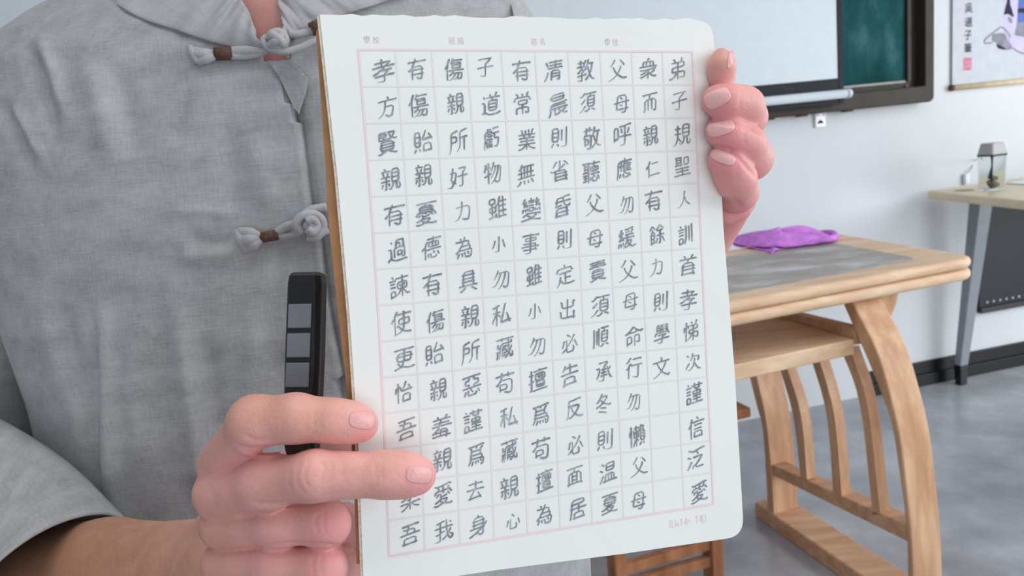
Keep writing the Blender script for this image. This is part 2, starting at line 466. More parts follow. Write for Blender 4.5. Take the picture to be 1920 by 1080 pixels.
# pen strokes of every character used, x, y, x, y, ... in a box of 63 units; order of the sorted characters
COLS = ['弟子規聖人訓首孝悌次謹信泛愛', '衆而親仁有餘力則學文', '父母呼應勿緩父母命行勿懶父母', '教須敬聽父母責須順承冬則温夏',
        '凊晨則省昏則定出必告反必面居', '有常業無變事雖小勿擅爲苟擅為', '子道虧物雖小勿私藏苟私藏親心', '傷親所好力為具親所惡謹爲去身',
        '有傷貽親憂德有傷貽親羞親愛我', '孝方賢親有過諫使更怡吾色柔吾']
STROKES = [
[[32,46,48,46,50,46,50,39,14,38,14,46,32,46],[7,53,56,53],[12,31,50,31,50,30,50,15],[6,23,57,23],[11,15,50,15],[32,57,32,9,31,7,29,6,22,6]],
[[31,40,29,39,27,31,24,23,16,14,8,8,5,8],[31,40,34,38,37,28,42,19,50,12,56,8,56,8],[34,60,31,57,31,40]],
[[24,10,57,10],[28,47,54,47],[14,40,11,40,7,34,6,32],[20,56,16,46,14,42,16,40,16,6]],
[[34,14,36,14],[14,42,9,40,6,36,6,33],[40,28,56,28,56,40,55,41,26,41,25,28,40,28],[24,51,58,51],[24,23,26,23,32,16,40,10,56,6,58,7],[40,57,40,28,39,20,36,14,34,14,33,12,30,9,22,6],[22,58,20,58,14,48,14,44,14,6]],
[[26,8,53,8],[26,8,26,22,53,22,53,8],[23,48,58,48],[14,41,10,39,6,34],[36,58,38,58,40,53],[28,39,52,39],[27,30,52,30],[18,57,14,44,14,6]],
[[26,48,29,46],[36,20,36,17,34,14,26,7],[13,41,10,40,6,34],[32,27,30,21],[22,16,27,20,30,21],[46,20,46,16,44,12,38,6,36,6],[30,57,30,53],[30,53,27,52,26,48],[26,48,26,48,24,46],[30,53,57,53],[29,40,52,40],[29,46,51,46,52,45,52,34,52,34,30,34,29,34,29,46],[30,21,36,20,56,20,56,14,54,6,52,6,47,6,46,7],[22,28,58,28],[19,57,13,43,14,6]],
[[16,39,48,39],[16,48,48,48],[16,30,48,30],[6,8,8,8,22,16],[42,16,56,8,57,8],[16,21,17,56,47,56,48,56,48,21],[6,20,57,20]],
[[8,27,21,31,28,34,30,37],[30,37,34,37],[20,48,30,37],[18,14,29,12,44,6],[29,59,25,56,24,52],[24,52,45,52,44,46,34,37],[24,52,21,51,20,48],[34,37,35,34,46,30,54,27,58,28],[10,40,17,46,20,48],[25,24,42,20]],
[[26,23,52,23],[26,15,52,15],[14,28,14,24,7,9],[8,54,13,42],[23,46,54,46],[22,54,56,54],[38,57,38,39],[26,6,26,31,52,30,52,8,51,6,46,6],[20,38,58,38]],
[[12,52,13,36,50,36,50,52],[10,26,10,10,53,10],[53,26,53,6],[32,57,32,10]],
[[28,14,31,8],[41,51,41,22],[56,56,56,10,56,8,53,6,46,6],[11,33,30,33],[11,44,30,44],[14,16,9,8],[11,44,11,22,30,22,30,56,11,56,11,44]],
[[10,44,55,44,54,20,50,8,48,6,40,6,36,8],[30,57,30,40,27,28,21,17,15,10,10,8]],
[[18,48,17,48,16,44,8,33],[30,48,29,42,27,37,20,24,12,14,8,14],[44,48,42,36,38,24,34,16,26,7],[20,56,18,48],[18,48,56,48,55,20,52,8,49,6,42,6,41,8]],
[[48,12,50,11,53,8],[42,23,48,16,48,12],[14,9,48,12],[26,31,26,27,15,14,14,9],[12,48,52,48],[32,56,32,32],[6,32,56,32]],
[[35,17,37,17],[53,56,48,57,33,54,15,53,14,52,14,30,12,15,9,8],[14,40,50,39,49,34,46,29,37,17,35,17,32,14,22,8,20,8,16,8],[23,40,24,35,26,28,35,17,37,17,39,14,49,9,54,8,56,8]],
[[24,40,32,35,32,33],[32,33,30,28],[28,52,51,51,50,48,44,40,36,34,32,33],[22,9,54,9],[32,58,30,56,28,52],[10,42,13,42,25,51,28,52],[22,26,22,6],[8,25,12,24,28,28,30,27,54,27,54,6]],
[[28,22,30,22],[34,22,36,17,40,12,47,9,54,8,59,9],[36,43,48,43,48,56,48,56,24,56,23,44,36,43],[31,34,30,22,28,22,28,18,26,16,23,12,17,10,9,8,6,8],[7,22,56,22],[12,54,12,34,50,34,51,22]],
[[14,10,14,23,49,23,49,10],[14,10,49,10],[11,56,53,56],[26,56,26,46,24,46,22,34],[14,46,45,46,45,34],[6,33,57,33]],
[[14,9,49,9],[14,6,15,25,48,25,49,9],[33,58,33,36],[16,50,52,49],[7,35,56,35],[18,56,16,50,14,49,9,42]],
[[53,46,48,34],[28,46,30,36],[24,28,56,28],[40,54,40,10,38,7,32,6],[6,23,18,24,18,51,6,52,6,18],[26,53,38,54,51,56,55,56]],
[[42,16,46,14,51,14,52,15,52,32,36,32,36,6],[18,44,22,41,42,41,45,45],[11,15,26,16,26,32,11,32,11,10],[8,40,18,44,32,55,34,54,40,48,48,43,56,40,60,42]],
[[23,24,44,23,44,20,36,15,35,13],[24,29,23,24],[35,13,36,11,49,8,56,8,58,8],[21,22,22,20,28,16,29,13],[31,56,30,50],[6,8,24,10,28,11,29,13],[29,13,35,13],[14,36,49,36],[14,43,49,43],[8,56,55,56],[24,29,48,30,49,30,49,49,31,50,14,50,14,30,24,29],[4,18,8,17,23,24]],
[[18,21,18,18],[18,18,21,18,24,14],[18,18,10,8,7,7,5,8],[30,32,58,32],[33,53,53,53,52,49,45,41,44,38,44,6,36,6,34,8],[14,58,13,46,12,43,12,39,8,28,13,24,18,21],[6,45,13,46,25,44,22,29,20,22,18,21]],
[[18,21,18,19],[32,44,56,44],[28,8,57,8],[44,56,44,8],[32,26,56,26],[14,58,12,45,12,45,11,44,11,39,8,28,9,26,14,22,18,21,18,19,20,18,23,15,23,12],[6,45,22,45,22,34,18,19,16,18,13,12,8,8],[33,54,32,44,30,44,28,35]],
[[48,55,46,50,32,42,32,40,31,9,29,8,20,8,18,10],[6,32,56,32],[12,56,52,55]],
[[33,40,32,36,29,36,28,32],[46,49,45,46,42,45,42,42],[12,19,56,19],[28,57,28,41],[12,50,44,50,46,49],[44,30,43,28,34,22,34,7,32,6,26,6,22,7],[7,25,17,28,20,31,26,32,29,31,49,31],[7,40,28,41,34,40,42,42,42,40,58,40]],
[[31,54,33,54],[42,50,52,50],[42,43,51,43],[31,44,33,44],[12,43,22,43],[12,50,22,50],[7,18,56,18],[26,46,28,46,31,44,33,44,36,41],[28,57,36,52],[42,56,51,56,52,55,51,36],[20,57,14,56,12,54,12,36],[8,30,8,36,54,36,56,36,56,30],[42,28,41,26,34,22,32,20,32,7,31,6,24,6,22,7],[26,51,30,52,31,54,33,54,36,58],[36,48,33,44,31,44,30,42,26,40,26,36],[18,28,46,28]],
[[30,58,32,55,32,50],[32,24,50,24],[8,42,8,50,54,50,55,42],[32,38,32,9],[16,38,47,38],[16,20,18,19,23,12,26,10,32,9,33,8,56,7,59,9],[16,28,16,20,11,11,7,6]],
[[46,44,48,42,52,33,57,20],[15,43,12,30,8,22],[32,56,32,9,31,8,29,6,21,6]],
[[22,10,52,10],[13,34,57,34],[37,45,37,24],[13,45,54,46,53,56,14,56,12,26,10,16,8,8],[22,10,22,23,37,24,52,23,52,10]],
[[32,30,45,31,46,39,44,40,18,40,18,31,32,30],[32,57,32,48],[50,58,46,53,46,48],[12,58,15,56,18,53,17,48],[12,8,12,22,50,22,50,9,44,8,40,10],[32,30,32,6],[8,40,8,48,32,48,54,48,55,40]],
[[31,22,32,20,32,6],[32,24,56,24,54,11,50,9,44,10],[18,58,20,56,22,53,22,48],[46,58,44,52,43,48],[32,48,32,24],[7,9,11,8,19,12,26,18,32,24],[11,48,43,48,53,48,53,36,14,36,12,28,13,24,30,24,30,22]],
[[46,45,46,33],[6,27,10,32,14,33],[24,16,22,8],[53,18,57,10],[32,16,32,8,33,6,48,6,49,10],[40,20,42,16],[22,26,58,26],[36,45,36,33],[36,45,26,45,26,33,56,33,55,45,36,45],[40,57,40,53,39,51,39,45],[24,52,58,52],[21,45,18,44,14,35,14,6]],
[[51,36,56,24,56,19],[21,40,21,16,22,8,24,8,43,8,46,12,46,19,45,21],[26,54,36,46],[11,36,7,17]],
[[50,52,44,42,36,32,27,24,23,22],[6,10,7,10,11,12,18,17,22,18],[24,56,35,48],[50,36,54,29,58,20],[14,40,12,38,10,28,7,22],[22,42,23,22,22,18,22,9,24,8,25,6,43,6,45,8,47,14,46,19]],
[[14,57,14,6],[8,46,6,34,6,33],[38,57,35,50,30,42,28,37],[30,8,52,8],[30,8,30,26,52,26,52,8],[20,48,23,39,28,36,54,38],[48,48,52,44,54,38,56,38,57,35]],
[[14,58,14,6],[51,58,48,52,47,48],[32,56,34,52],[9,46,7,34],[20,48,22,40],[38,24,40,24,40,26,56,26,55,13,54,12,48,12,46,14],[40,26,36,22,29,14,22,9],[26,47,55,47,55,36,27,36,26,26,37,26,38,24],[40,47,40,26,40,24,40,22,40,6]],
[[20,20,20,10,22,8,42,8,45,10,46,14],[24,56,24,47,12,46,12,36,24,36,24,35,24,28],[12,20,12,18,8,10],[30,27,30,22,36,16],[38,56,39,47,51,47,52,46,52,36,39,36,38,27],[51,20,56,12],[8,56,56,56],[7,27,57,27]],
[[29,40,34,38],[26,29,40,30,41,32],[16,54,16,51,19,47,19,44],[26,29,24,22],[23,36,24,30,26,29],[20,20,21,18,28,14,29,12],[16,36,14,32,10,29],[35,12,37,10,50,6,56,6,58,8],[24,22,44,22,42,18,36,14,35,12],[46,36,52,30],[48,52,45,48,44,44],[29,55,32,48,31,44,29,44,29,40],[8,37,8,44,44,44,54,44,55,37],[6,16,10,15,17,20,20,20,21,22,24,22],[9,56,10,54,16,54,18,55,29,55,48,58,52,57],[5,8,8,6,11,6,27,10,29,12,35,12]],
[[24,21,24,20,43,20,42,17,38,14,36,11],[16,41,48,41],[30,36,30,33],[30,33,33,31],[16,30,16,30,12,26],[20,18,22,16,28,13,28,12],[24,25,38,26,40,27,40,28],[44,31,48,30,52,26],[30,56,30,52],[16,46,48,46],[6,8,12,7,20,8,27,10,28,12],[8,57,55,57],[8,30,8,36,48,36,55,36,56,30],[16,36,16,50,30,52,47,51,48,36],[8,16,11,16,16,18,20,18,20,20,24,21],[22,30,24,26,24,21],[28,12,35,12,37,10,52,7,56,7,58,8]],
[[22,36,27,36,28,38,31,39],[32,24,32,22,34,21,35,20,42,16],[29,15,29,8,30,6,32,6,46,6,47,10],[10,36,16,36,18,38,21,40],[34,58,35,53],[20,16,18,10,16,7],[51,16,56,8],[32,24,56,24],[32,31,54,31],[32,37,54,37],[33,44,56,43],[58,52,11,52,10,22,9,14,6,8,7,5],[42,49,45,47,46,45,45,24],[24,48,21,40,22,24],[36,49,34,48,33,44,32,42,32,24]],
[[12,58,12,6],[43,34,56,34],[28,23,26,22,24,17,20,12,20,10],[8,46,6,34],[43,26,56,26],[54,12,56,7],[46,54,54,52,54,50,52,46,52,42],[45,12,42,8,40,6],[46,57,46,54],[46,54,44,52,41,46,41,44],[36,41,41,44],[41,44,43,42],[29,22,32,22,36,17],[22,51,36,51],[29,57,29,6],[43,42,56,42,56,17,43,17,43,42],[22,41,22,28,27,28,28,27,29,28,37,28,36,41],[18,48,19,42,36,41]],
[[52,52,54,49],[52,32,48,25,46,23,42,22],[27,10,30,10,40,17,42,18],[20,54,20,8,18,6,11,6],[7,40,56,40],[6,22,20,24,20,26,31,28],[8,52,18,54,28,56,31,56],[38,57,39,34,41,24,42,22,42,18,48,9,51,6,56,8,58,12,58,16,56,17]],
[[10,42,26,42,26,29,10,29],[50,38,50,6],[56,56,54,56,36,52,36,28,36,21,34,14,30,8],[36,38,58,38],[28,56,10,52,10,28,8,14,6,7]],
[[16,56,44,56],[8,42,19,42,16,28,9,16],[47,35,50,36,56,42],[25,38,39,38],[24,29,40,29],[21,20,43,20],[44,56,43,52,32,44,32,8,29,8,22,8,20,9],[44,44,44,44,49,26,53,18,56,14]],
[[28,18,52,18],[21,6,58,6],[38,57,40,52],[29,46,54,46,54,31,26,30,26,32,26,46,29,46],[34,40,34,36,34,36,46,36,46,36,46,40,46,41,34,41,34,40],[52,18,52,14,51,12,28,12,28,24,28,25,50,25,52,24,52,18],[6,45,18,45],[13,56,13,9,12,6,9,6,7,7],[6,26,13,27,13,29,19,30],[23,52,57,52]],
[[5,27,8,26,10,28,12,32],[21,41,18,34],[54,46,50,28,48,24,46,23],[32,7,36,10,44,17,46,18],[46,18,48,17,54,9,56,8],[46,23,46,18],[38,40,40,37,44,24,46,23],[35,38,35,36,33,34],[35,38,38,40],[40,46,57,46],[16,57,16,42],[8,51,24,51,28,49],[6,18,31,20,34,22],[26,32,24,30,20,26,18,24,18,7,18,6,12,6,10,7],[32,56,26,46,26,42],[6,41,32,41,35,38],[42,57,40,52,40,48,38,46,38,40],[12,32,18,34,25,32,33,34]],
[[10,31,20,30,20,18,10,18],[8,32,10,31],[53,46,50,30,48,22,46,22],[46,22,46,17],[37,38,39,37,44,23,46,22],[30,35,34,36,35,38,37,38],[32,7,36,9,46,17],[12,40,10,40,8,36,8,32],[46,17,48,16,50,12,56,8],[10,31,10,14],[25,58,25,47],[40,46,58,46],[6,52,32,52],[14,58,14,48,12,46,12,40],[12,40,30,39,28,10,26,6,24,6,20,6,17,8],[41,56,40,48,38,44,37,38]],
[[33,52,32,50,32,46],[30,57,33,52],[16,46,16,44,20,36,32,20,43,12,56,6,57,8],[46,46,46,42,44,36,32,20,22,12,8,6],[6,46,56,46]],
[[32,56,34,53,34,47],[24,32,50,32,49,18,46,8,44,6,34,6,32,8],[25,46,24,34,22,22,18,16,15,12,8,7],[8,47,56,47]],
[[36,44,38,38,46,32,50,31,52,32,54,32,55,36],[32,55,33,45],[14,18,46,18],[14,8,46,8],[14,8,14,27,46,27,46,26,46,8],[12,34,12,54,32,55,47,58,50,56],[10,32,12,34,14,33,28,35],[12,44,54,44]],
[[14,50,50,50],[22,9,32,10,36,12],[18,30,51,30],[22,22,22,9],[45,14,46,16,52,18,54,18],[50,50,50,43,14,43,14,57,50,57,50,56,50,50],[11,23,56,23],[7,8,11,23,12,36,56,36],[35,22,36,18,42,14,45,14,46,12,51,10,56,8,58,10]],
[[22,14,26,14],[14,22,16,22,16,22,22,14],[6,9,9,8,12,9,21,12,22,14],[26,14,30,12,44,8,56,8,59,10],[7,56,56,56],[12,37,52,37],[30,27,12,28,13,47,50,47,52,46,51,27,32,28],[32,56,32,28,30,27,30,22,26,14]],
[[20,28,50,28],[27,56,26,50],[20,18,50,18],[8,27,9,28,16,34,19,36],[20,38,50,38,49,7,47,6,40,6,38,8],[8,50,57,50],[24,50,23,46,19,38,20,6]],
[[44,56,43,53,36,50,34,48],[21,50,24,50,34,48],[13,56,43,56,44,56],[52,44,51,39,48,36,44,35],[6,32,9,32,16,34,24,39,26,41,26,44],[36,22,38,20,42,15,54,10,57,10],[44,56,47,56],[24,32,30,31],[6,9,8,8,18,13,26,19,27,22],[34,48,34,45,33,44,33,34,32,32,30,31],[30,31,30,28,32,26,32,7],[8,44,26,44,37,45,40,44,55,44,56,45],[7,24,26,24,27,22,36,22,37,24,56,24]],
[[34,42,30,34],[52,33,49,32,46,24,44,20,42,19],[14,36,12,34,10,28,6,20,6,17],[40,56,42,54,42,48],[14,36,20,34,22,29,22,26],[42,19,42,16],[42,16,54,8,60,8],[25,7,28,6,32,8,42,16],[50,41,56,34],[28,48,56,48],[30,34,32,32],[8,44,22,44],[15,58,15,6],[30,34,34,31,39,20,42,19]],
[[12,57,14,57,16,51],[26,57,26,47],[43,46,40,36],[4,8,8,8,16,10,25,16,28,19],[52,58,50,56,48,51,48,46],[36,20,39,15,46,11,54,8,59,8],[38,57,38,47],[21,46,22,42,23,40,23,36],[16,51,16,46],[12,28,51,28],[32,36,32,6],[10,36,54,36],[8,46,56,46],[8,20,27,20,28,19,36,20,56,20]],
[[38,28,36,26,35,22,32,16,26,10,20,7],[29,48,54,47,54,42,50,34],[8,53,16,47],[38,28,40,26,42,21,46,16,52,10,56,8],[17,28,8,14],[38,40,38,28],[30,57,29,48,28,47,23,36]],
[[28,49,28,50,36,44],[26,30,34,26],[7,37,56,37],[32,9,36,7,41,7,44,8,46,11,48,17,48,18,50,56,17,56,15,37,14,36,12,24,12,18,55,17]],
[[10,56,18,52],[35,48,37,48,40,42],[6,40,14,36],[24,52,29,52,51,56,56,56],[32,14,34,10,42,8,57,8],[18,24,9,8],[24,36,52,36,52,35,48,29,41,22,32,14,26,14,24,10,23,7]],
[[10,56,18,52],[16,24,8,8],[34,26,34,7],[6,40,14,36],[44,26,44,7],[26,45,52,45],[24,7,24,26,53,26,54,8],[26,45,26,36,52,36,52,54,50,55,26,55,26,45],[19,7,58,7]],
[[16,18,12,7],[34,18,37,10],[20,56,22,52,23,52],[30,47,26,36],[26,36,24,36,20,31,18,26],[25,17,26,9],[34,57,32,48],[44,20,46,14],[8,20,15,25,18,26],[26,36,52,36,50,26],[18,26,20,25,56,25,56,17,54,8,50,6,46,6,42,7],[10,47,47,47,46,36]],
[[13,14,9,8,6,6],[8,44,12,48,14,48],[38,14,40,7],[50,16,56,6],[24,14,26,6],[36,50,36,22],[26,50,26,22],[48,50,48,22],[8,36,54,36],[7,22,56,22],[16,51,54,50],[18,58,14,50,15,22]],
[[21,16,22,14,18,6],[38,15,39,10],[31,50,32,48],[45,17,48,12],[16,42,44,42],[32,54,31,50],[30,15,30,8],[10,54,27,54,44,56,50,57,52,56],[15,23,56,22,54,8,52,6,47,6,46,7],[16,32,50,32,50,23],[50,52,44,46,44,33],[12,50,14,50,17,47,15,23,13,16,8,8]],
[[41,57,52,46,55,42],[24,58,22,57,18,50,9,42],[18,40,19,40,20,39,24,30,34,19,48,10,54,8,58,8],[43,42,44,39,40,31,32,20,22,13,8,7]],
[[36,58,34,48],[34,48,32,47,27,37],[41,48,41,44,38,36,30,22],[50,48,49,39,44,24,38,14,32,8],[34,48,58,47,56,24,54,10,50,6,45,6,43,8],[9,45,23,45],[18,57,18,6],[6,24,13,26,18,26,18,28,25,30],[10,54,9,45,6,38,6,36]],
[[35,58,34,22,30,11,24,7],[26,44,26,36,24,28],[42,31,56,31],[13,53,14,14],[6,53,20,53],[41,54,56,54],[37,8,58,8],[48,54,48,8],[7,34,19,34],[6,12,13,13,14,14,20,15,22,17]],
[[22,55,19,54,14,46,10,42],[18,24,50,24],[32,39,36,40,39,41,46,46],[18,16,50,16],[18,8,50,8],[44,54,48,53,56,44],[32,39,27,34],[32,57,32,39],[18,33,18,8],[6,33,8,32,10,32,27,34,28,32,50,32,50,8]],
[[18,35,22,34,24,32,28,28,28,25],[45,58,42,54,38,35,32,16,32,12,54,14],[18,34,14,33,10,25,6,20,6,16],[18,54,18,6],[8,40,28,40],[48,32,49,32,51,27,54,19,54,14,56,13,57,10],[8,52,18,54,20,55,26,56]],
[[44,52,45,47],[14,58,14,53],[19,52,20,48],[14,53,12,52,8,46],[32,51,30,48],[32,51,36,53],[38,58,36,53],[7,12,56,12],[11,20,52,20],[6,34,57,34],[14,41,50,41,50,40,50,27,13,26],[36,53,42,52,56,52],[14,53,18,52,29,52,32,51],[30,48,30,45,32,44,32,6]],
[[10,27,24,28],[16,57,8,42,8,40,16,40],[22,20,24,14],[16,18,16,9],[8,18,6,8],[30,54,50,54,50,49,46,38,55,37,56,36,54,30,48,18,46,17,46,16,38,8,35,6,33,7],[35,32,38,30,40,24,46,17,46,16,56,7,60,8],[22,34,25,25],[36,54,34,42,35,32,34,31,32,17,28,8],[22,48,19,42,16,40,15,36,11,32,10,27]],
[[22,20,24,12],[36,22,34,21,32,14,28,8],[8,26,22,28],[14,38,14,36,10,30,8,26],[53,52,50,44,49,41],[28,54,38,55,52,58,54,57],[8,18,6,8],[14,18,16,9],[15,56,12,48,8,44,8,40],[20,47,17,41,14,39],[40,51,42,46],[32,49,32,46],[44,12,46,12],[28,32,57,32],[36,23,37,24,52,24,52,21,46,14,44,12,40,9,34,6,30,7],[30,40,56,40],[20,35,24,26],[37,40,37,32,36,32,36,27,36,22,44,12,46,12,48,10,56,6,60,8],[8,40,12,40,12,38,14,38]],
[[20,56,22,54,22,49],[7,16,8,16,20,24,22,25],[24,32,22,25],[47,58,43,54,42,50],[32,24,32,16,31,16,30,6],[30,49,30,42,28,41,26,33],[22,25,50,24,48,6],[14,41,51,41],[20,16,49,16],[11,49,54,49],[12,6,57,6],[8,32,58,32]],
[[30,56,28,42],[38,42,38,10],[24,42,24,10],[10,8,10,42,54,42,53,8,46,8,44,9],[6,56,56,56]],
[[11,42,28,42],[11,49,28,49],[48,54,54,53,54,35,38,34,38,54,48,54],[12,16,50,16],[32,25,32,8],[28,56,28,31],[11,56,11,34],[7,56,30,56],[6,34,31,35],[6,7,58,7],[10,26,53,26]],
[[31,17,28,10],[38,44,38,34],[10,40,22,40],[10,47,22,47],[36,17,36,8,38,6,49,6,50,8,51,10,50,13],[40,22,44,16],[30,26,57,26],[52,19,54,18,58,10],[46,44,46,34],[6,24,17,24],[10,55,10,32],[12,24,12,10],[7,17,16,17],[22,55,22,6],[46,44,31,44,31,34,55,34,55,44,46,44],[42,58,41,44],[6,55,26,55,29,52,56,52],[6,31,22,32],[6,9,18,10]],
[[32,40,32,26],[22,52,40,52,39,48,36,44,35,40],[24,56,22,52],[14,25,52,25],[8,40,12,41,14,40,51,40,52,25],[22,52,18,50,14,44,13,42,14,40,14,9,17,7,21,6,50,6,56,8,57,12,56,17]],
[[6,30,8,30,17,39,19,40],[19,40,54,39,54,19,52,8,48,6,40,6,36,8],[43,57,43,47],[22,57,22,48,20,46,19,40],[16,16,37,16,38,28,16,29,16,12],[8,52,57,52]],
[[34,6,38,6,40,8,41,11],[32,36,32,28],[9,24,8,11,6,6],[32,20,32,12],[8,42,8,32],[8,32,17,32],[50,49,52,49,54,47,54,43],[41,11,42,11,45,14,47,14],[54,35,50,22,47,21],[22,57,22,50],[7,54,56,54],[6,24,16,24],[24,12,38,12,41,11],[24,28,38,28,38,20,24,20],[38,36,24,36,24,9],[54,43,17,43,16,16,14,7],[42,57,42,49,44,46,44,33,46,22,47,21,47,14,52,6,56,6,58,8,58,14]],
[[42,54,54,54],[10,34,10,24,20,24,20,16,19,9,18,6,12,6],[32,6,35,8,37,12,39,22,48,22,48,10,49,8,56,8,58,8,58,14],[8,44,22,43,22,55,8,56,8,44],[36,36,50,38],[6,34,24,34],[56,38,57,46,30,46,30,19,26,6],[42,57,42,46,42,46,42,30,43,30,54,30,55,31,55,32]],
[[44,41,42,29,55,28,56,26,54,12,52,8,50,6,46,6,42,8],[39,54,56,54],[20,54,31,54],[38,41,57,41],[16,14,33,14],[16,20,33,20],[10,41,20,40,21,41,28,42],[18,27,34,26],[20,57,20,48,20,48,20,36,30,35,32,37,31,38],[11,22,11,24,12,22,16,23],[16,8,34,8],[26,30,27,28,26,8],[32,43,33,46,32,48,10,48,10,22,6,9,7,6],[18,31,18,27,16,25,16,8]],
[[26,52,26,38],[34,59,30,57,30,52],[38,52,38,38],[40,18,42,20,53,26],[6,10,10,9,16,11,24,14,26,17,32,17],[7,18,10,18,15,20,24,24],[6,38,57,38],[14,38,14,52,30,52,49,52,50,38],[32,30,32,6],[32,21,40,18,42,15,48,12,54,10,58,11],[8,30,10,29,20,29,28,30,32,30,48,32,54,32]],
[[9,30,12,32,16,34],[7,46,14,51,19,58,22,58],[30,54,56,54],[48,37,48,8,45,6,39,6,36,8],[28,37,58,37],[22,44,16,38,16,34,16,6]],
[[32,36,54,36],[37,26,36,19,34,12,28,8,26,6,24,8],[16,26,18,24,24,17],[47,26,48,8,50,7,56,8,58,12,58,14],[32,46,54,46],[8,48,24,48],[6,34,26,34],[54,46,54,56,32,56,32,26,54,26,54,46],[16,56,16,26,11,13,6,8]],
[[24,47,22,41,22,37],[35,35,54,35],[26,21,28,15],[48,24,48,8,51,6,56,7,58,11,57,16],[10,21,7,13],[39,24,38,18,36,12,32,8,30,6,29,7],[14,58,16,58,18,52],[35,45,54,45],[9,48,11,46,12,42,12,40,12,37],[6,27,28,27],[18,37,18,8,18,8,14,7],[6,37,29,37],[39,24,54,25,54,55,35,55,35,25,39,24],[7,52,28,52]],
[[9,32,22,32],[34,56,34,24,32,14,28,6],[56,56,56,6],[6,48,24,48],[14,58,16,53],[45,53,45,12],[9,40,22,40],[9,9,23,9,23,23,9,23,9,9]],
[[12,58,14,53],[34,37,36,31],[5,48,21,48],[8,32,20,32],[8,40,19,40],[40,24,34,16,26,10],[44,24,49,18,56,10,57,10],[49,37,47,31],[26,51,56,51],[8,9,20,10,20,22,8,23,8,6],[42,57,42,6],[40,24,44,24,45,26,55,26,55,42,28,42,28,26,38,26,40,24]],
[[12,57,14,53],[8,39,20,39],[8,31,20,31],[6,47,22,47],[8,8,20,8,20,22,8,22,8,8],[28,52,57,52],[29,24,56,24],[30,16,55,16],[42,38,55,38,55,30,31,30,30,31,30,38,42,38],[42,44,42,8],[28,7,58,7],[34,57,34,46,36,44,42,44,49,44,50,46,50,56]],
[[45,48,50,48],[29,11,36,11],[36,11,38,9,44,8,53,6,56,6,58,7],[46,20,44,16,38,13,36,11],[13,58,9,51,8,48],[12,47,16,48,18,52],[50,58,45,50,45,48],[10,39,19,40],[12,46,13,45,10,39],[31,58,32,54],[56,34,58,28],[50,32,50,28],[25,42,38,42],[25,48,38,48],[7,33,6,26],[18,34,20,29],[13,33,14,28],[46,40,56,40],[44,33,43,28],[4,6,8,6,22,8,28,9,29,11],[18,20,20,17,28,13,29,11],[36,36,38,36,38,28,25,28,25,36,36,36],[24,53,40,53],[21,22,55,21],[8,14,21,22],[56,44,56,40,58,39,58,38],[55,52,52,48,50,48,50,46,47,42,46,40],[8,48,12,48,12,46],[18,44,19,40,20,40,20,38]],
[[6,7,10,6,22,10,26,10],[14,21,50,21],[37,10,41,10,52,6,58,6],[14,28,50,28],[10,54,54,54],[13,48,52,48],[32,54,32,42],[14,28,14,14,16,14,48,14,50,15,49,34,15,34,14,28],[6,41,56,41]],
[[40,57,34,44,31,41,30,36,54,38],[32,8,53,8],[32,8,32,26,52,26,53,8],[10,14,6,8],[8,32,22,32],[8,44,22,44],[20,15,22,10],[22,44,22,21,8,21,8,54,21,55,22,44],[48,48,53,42,54,40,56,38,57,34]],
[[38,11,42,11,52,7,58,7],[20,46,20,40],[20,57,20,52],[46,45,48,42,52,40,56,40,59,40],[5,8,10,7,22,12,24,12],[14,22,49,22],[38,56,38,52,43,45],[43,45,46,45],[14,28,49,28],[34,56,53,56,52,52,46,45],[14,28,14,16,15,15,48,15,49,16,48,35,14,35,14,28],[29,58,10,58,8,56,8,41,10,40,30,40,31,42,36,40,42,43,43,45],[8,52,26,52,28,52,28,46,20,46,8,46]],
[[31,58,30,52],[17,34,47,34],[17,43,47,43],[8,6,9,6,18,9,30,14,38,19,40,24],[48,30,52,30,56,36],[9,24,46,24],[17,24,17,52,46,52,48,29,46,24,46,8,44,6,36,6,34,8]],
[[14,52,16,50],[14,14,22,9,28,7,56,8],[6,37,14,37,14,14],[6,8,9,12,14,14],[28,48,40,48,40,37],[33,20,45,20,46,29,33,30,33,20],[28,37,29,56,49,56,50,55,50,38],[24,15,24,37,50,38,54,37,54,16,54,14,48,14]],
[[30,56,32,54,32,49],[26,24,52,24],[6,36,15,35,15,12],[8,10,12,12,15,12],[50,58,48,56,46,50],[11,52,14,47],[26,32,52,32],[38,49,37,40],[15,12,18,12,24,8,32,6,56,7,59,10],[37,40,50,40,52,40,51,16,26,16,26,40,37,40],[22,49,56,49]],
[[16,44,25,44,24,56,8,55,8,44,16,44],[26,35,29,38,30,38,32,40,34,41],[36,34,56,34],[36,9,57,9],[36,46,57,46],[36,22,56,22],[16,44,16,10],[46,56,48,52,48,9],[6,9,26,11],[26,35,26,23,8,23,8,35,26,35],[26,16,26,11,28,11,28,7],[39,58,36,46,36,46,34,42,36,40,36,6]],
[[30,55,29,44],[22,22,40,22],[22,32,40,32],[22,44,22,11],[40,44,40,11],[10,11,54,11],[7,56,56,56],[10,8,10,44,53,44,54,8]],
[[17,52,17,16],[30,8,33,8,38,12,40,12],[34,37,55,37],[8,56,8,22,6,7],[34,28,55,28],[50,12,57,8],[44,56,44,46],[25,56,25,9],[32,56,57,56],[44,46,34,46,34,18,54,18,55,46,54,46,44,46]],
[[22,22,20,20,14,14,7,9],[30,36,54,36],[41,55,40,46],[4,48,8,48,14,52,20,57],[20,8,24,6,36,12],[46,12,49,12,56,8],[30,28,54,28],[8,30,15,34,21,40],[27,55,56,55],[40,46,30,46,30,18,54,18,54,45,54,46,40,46]],
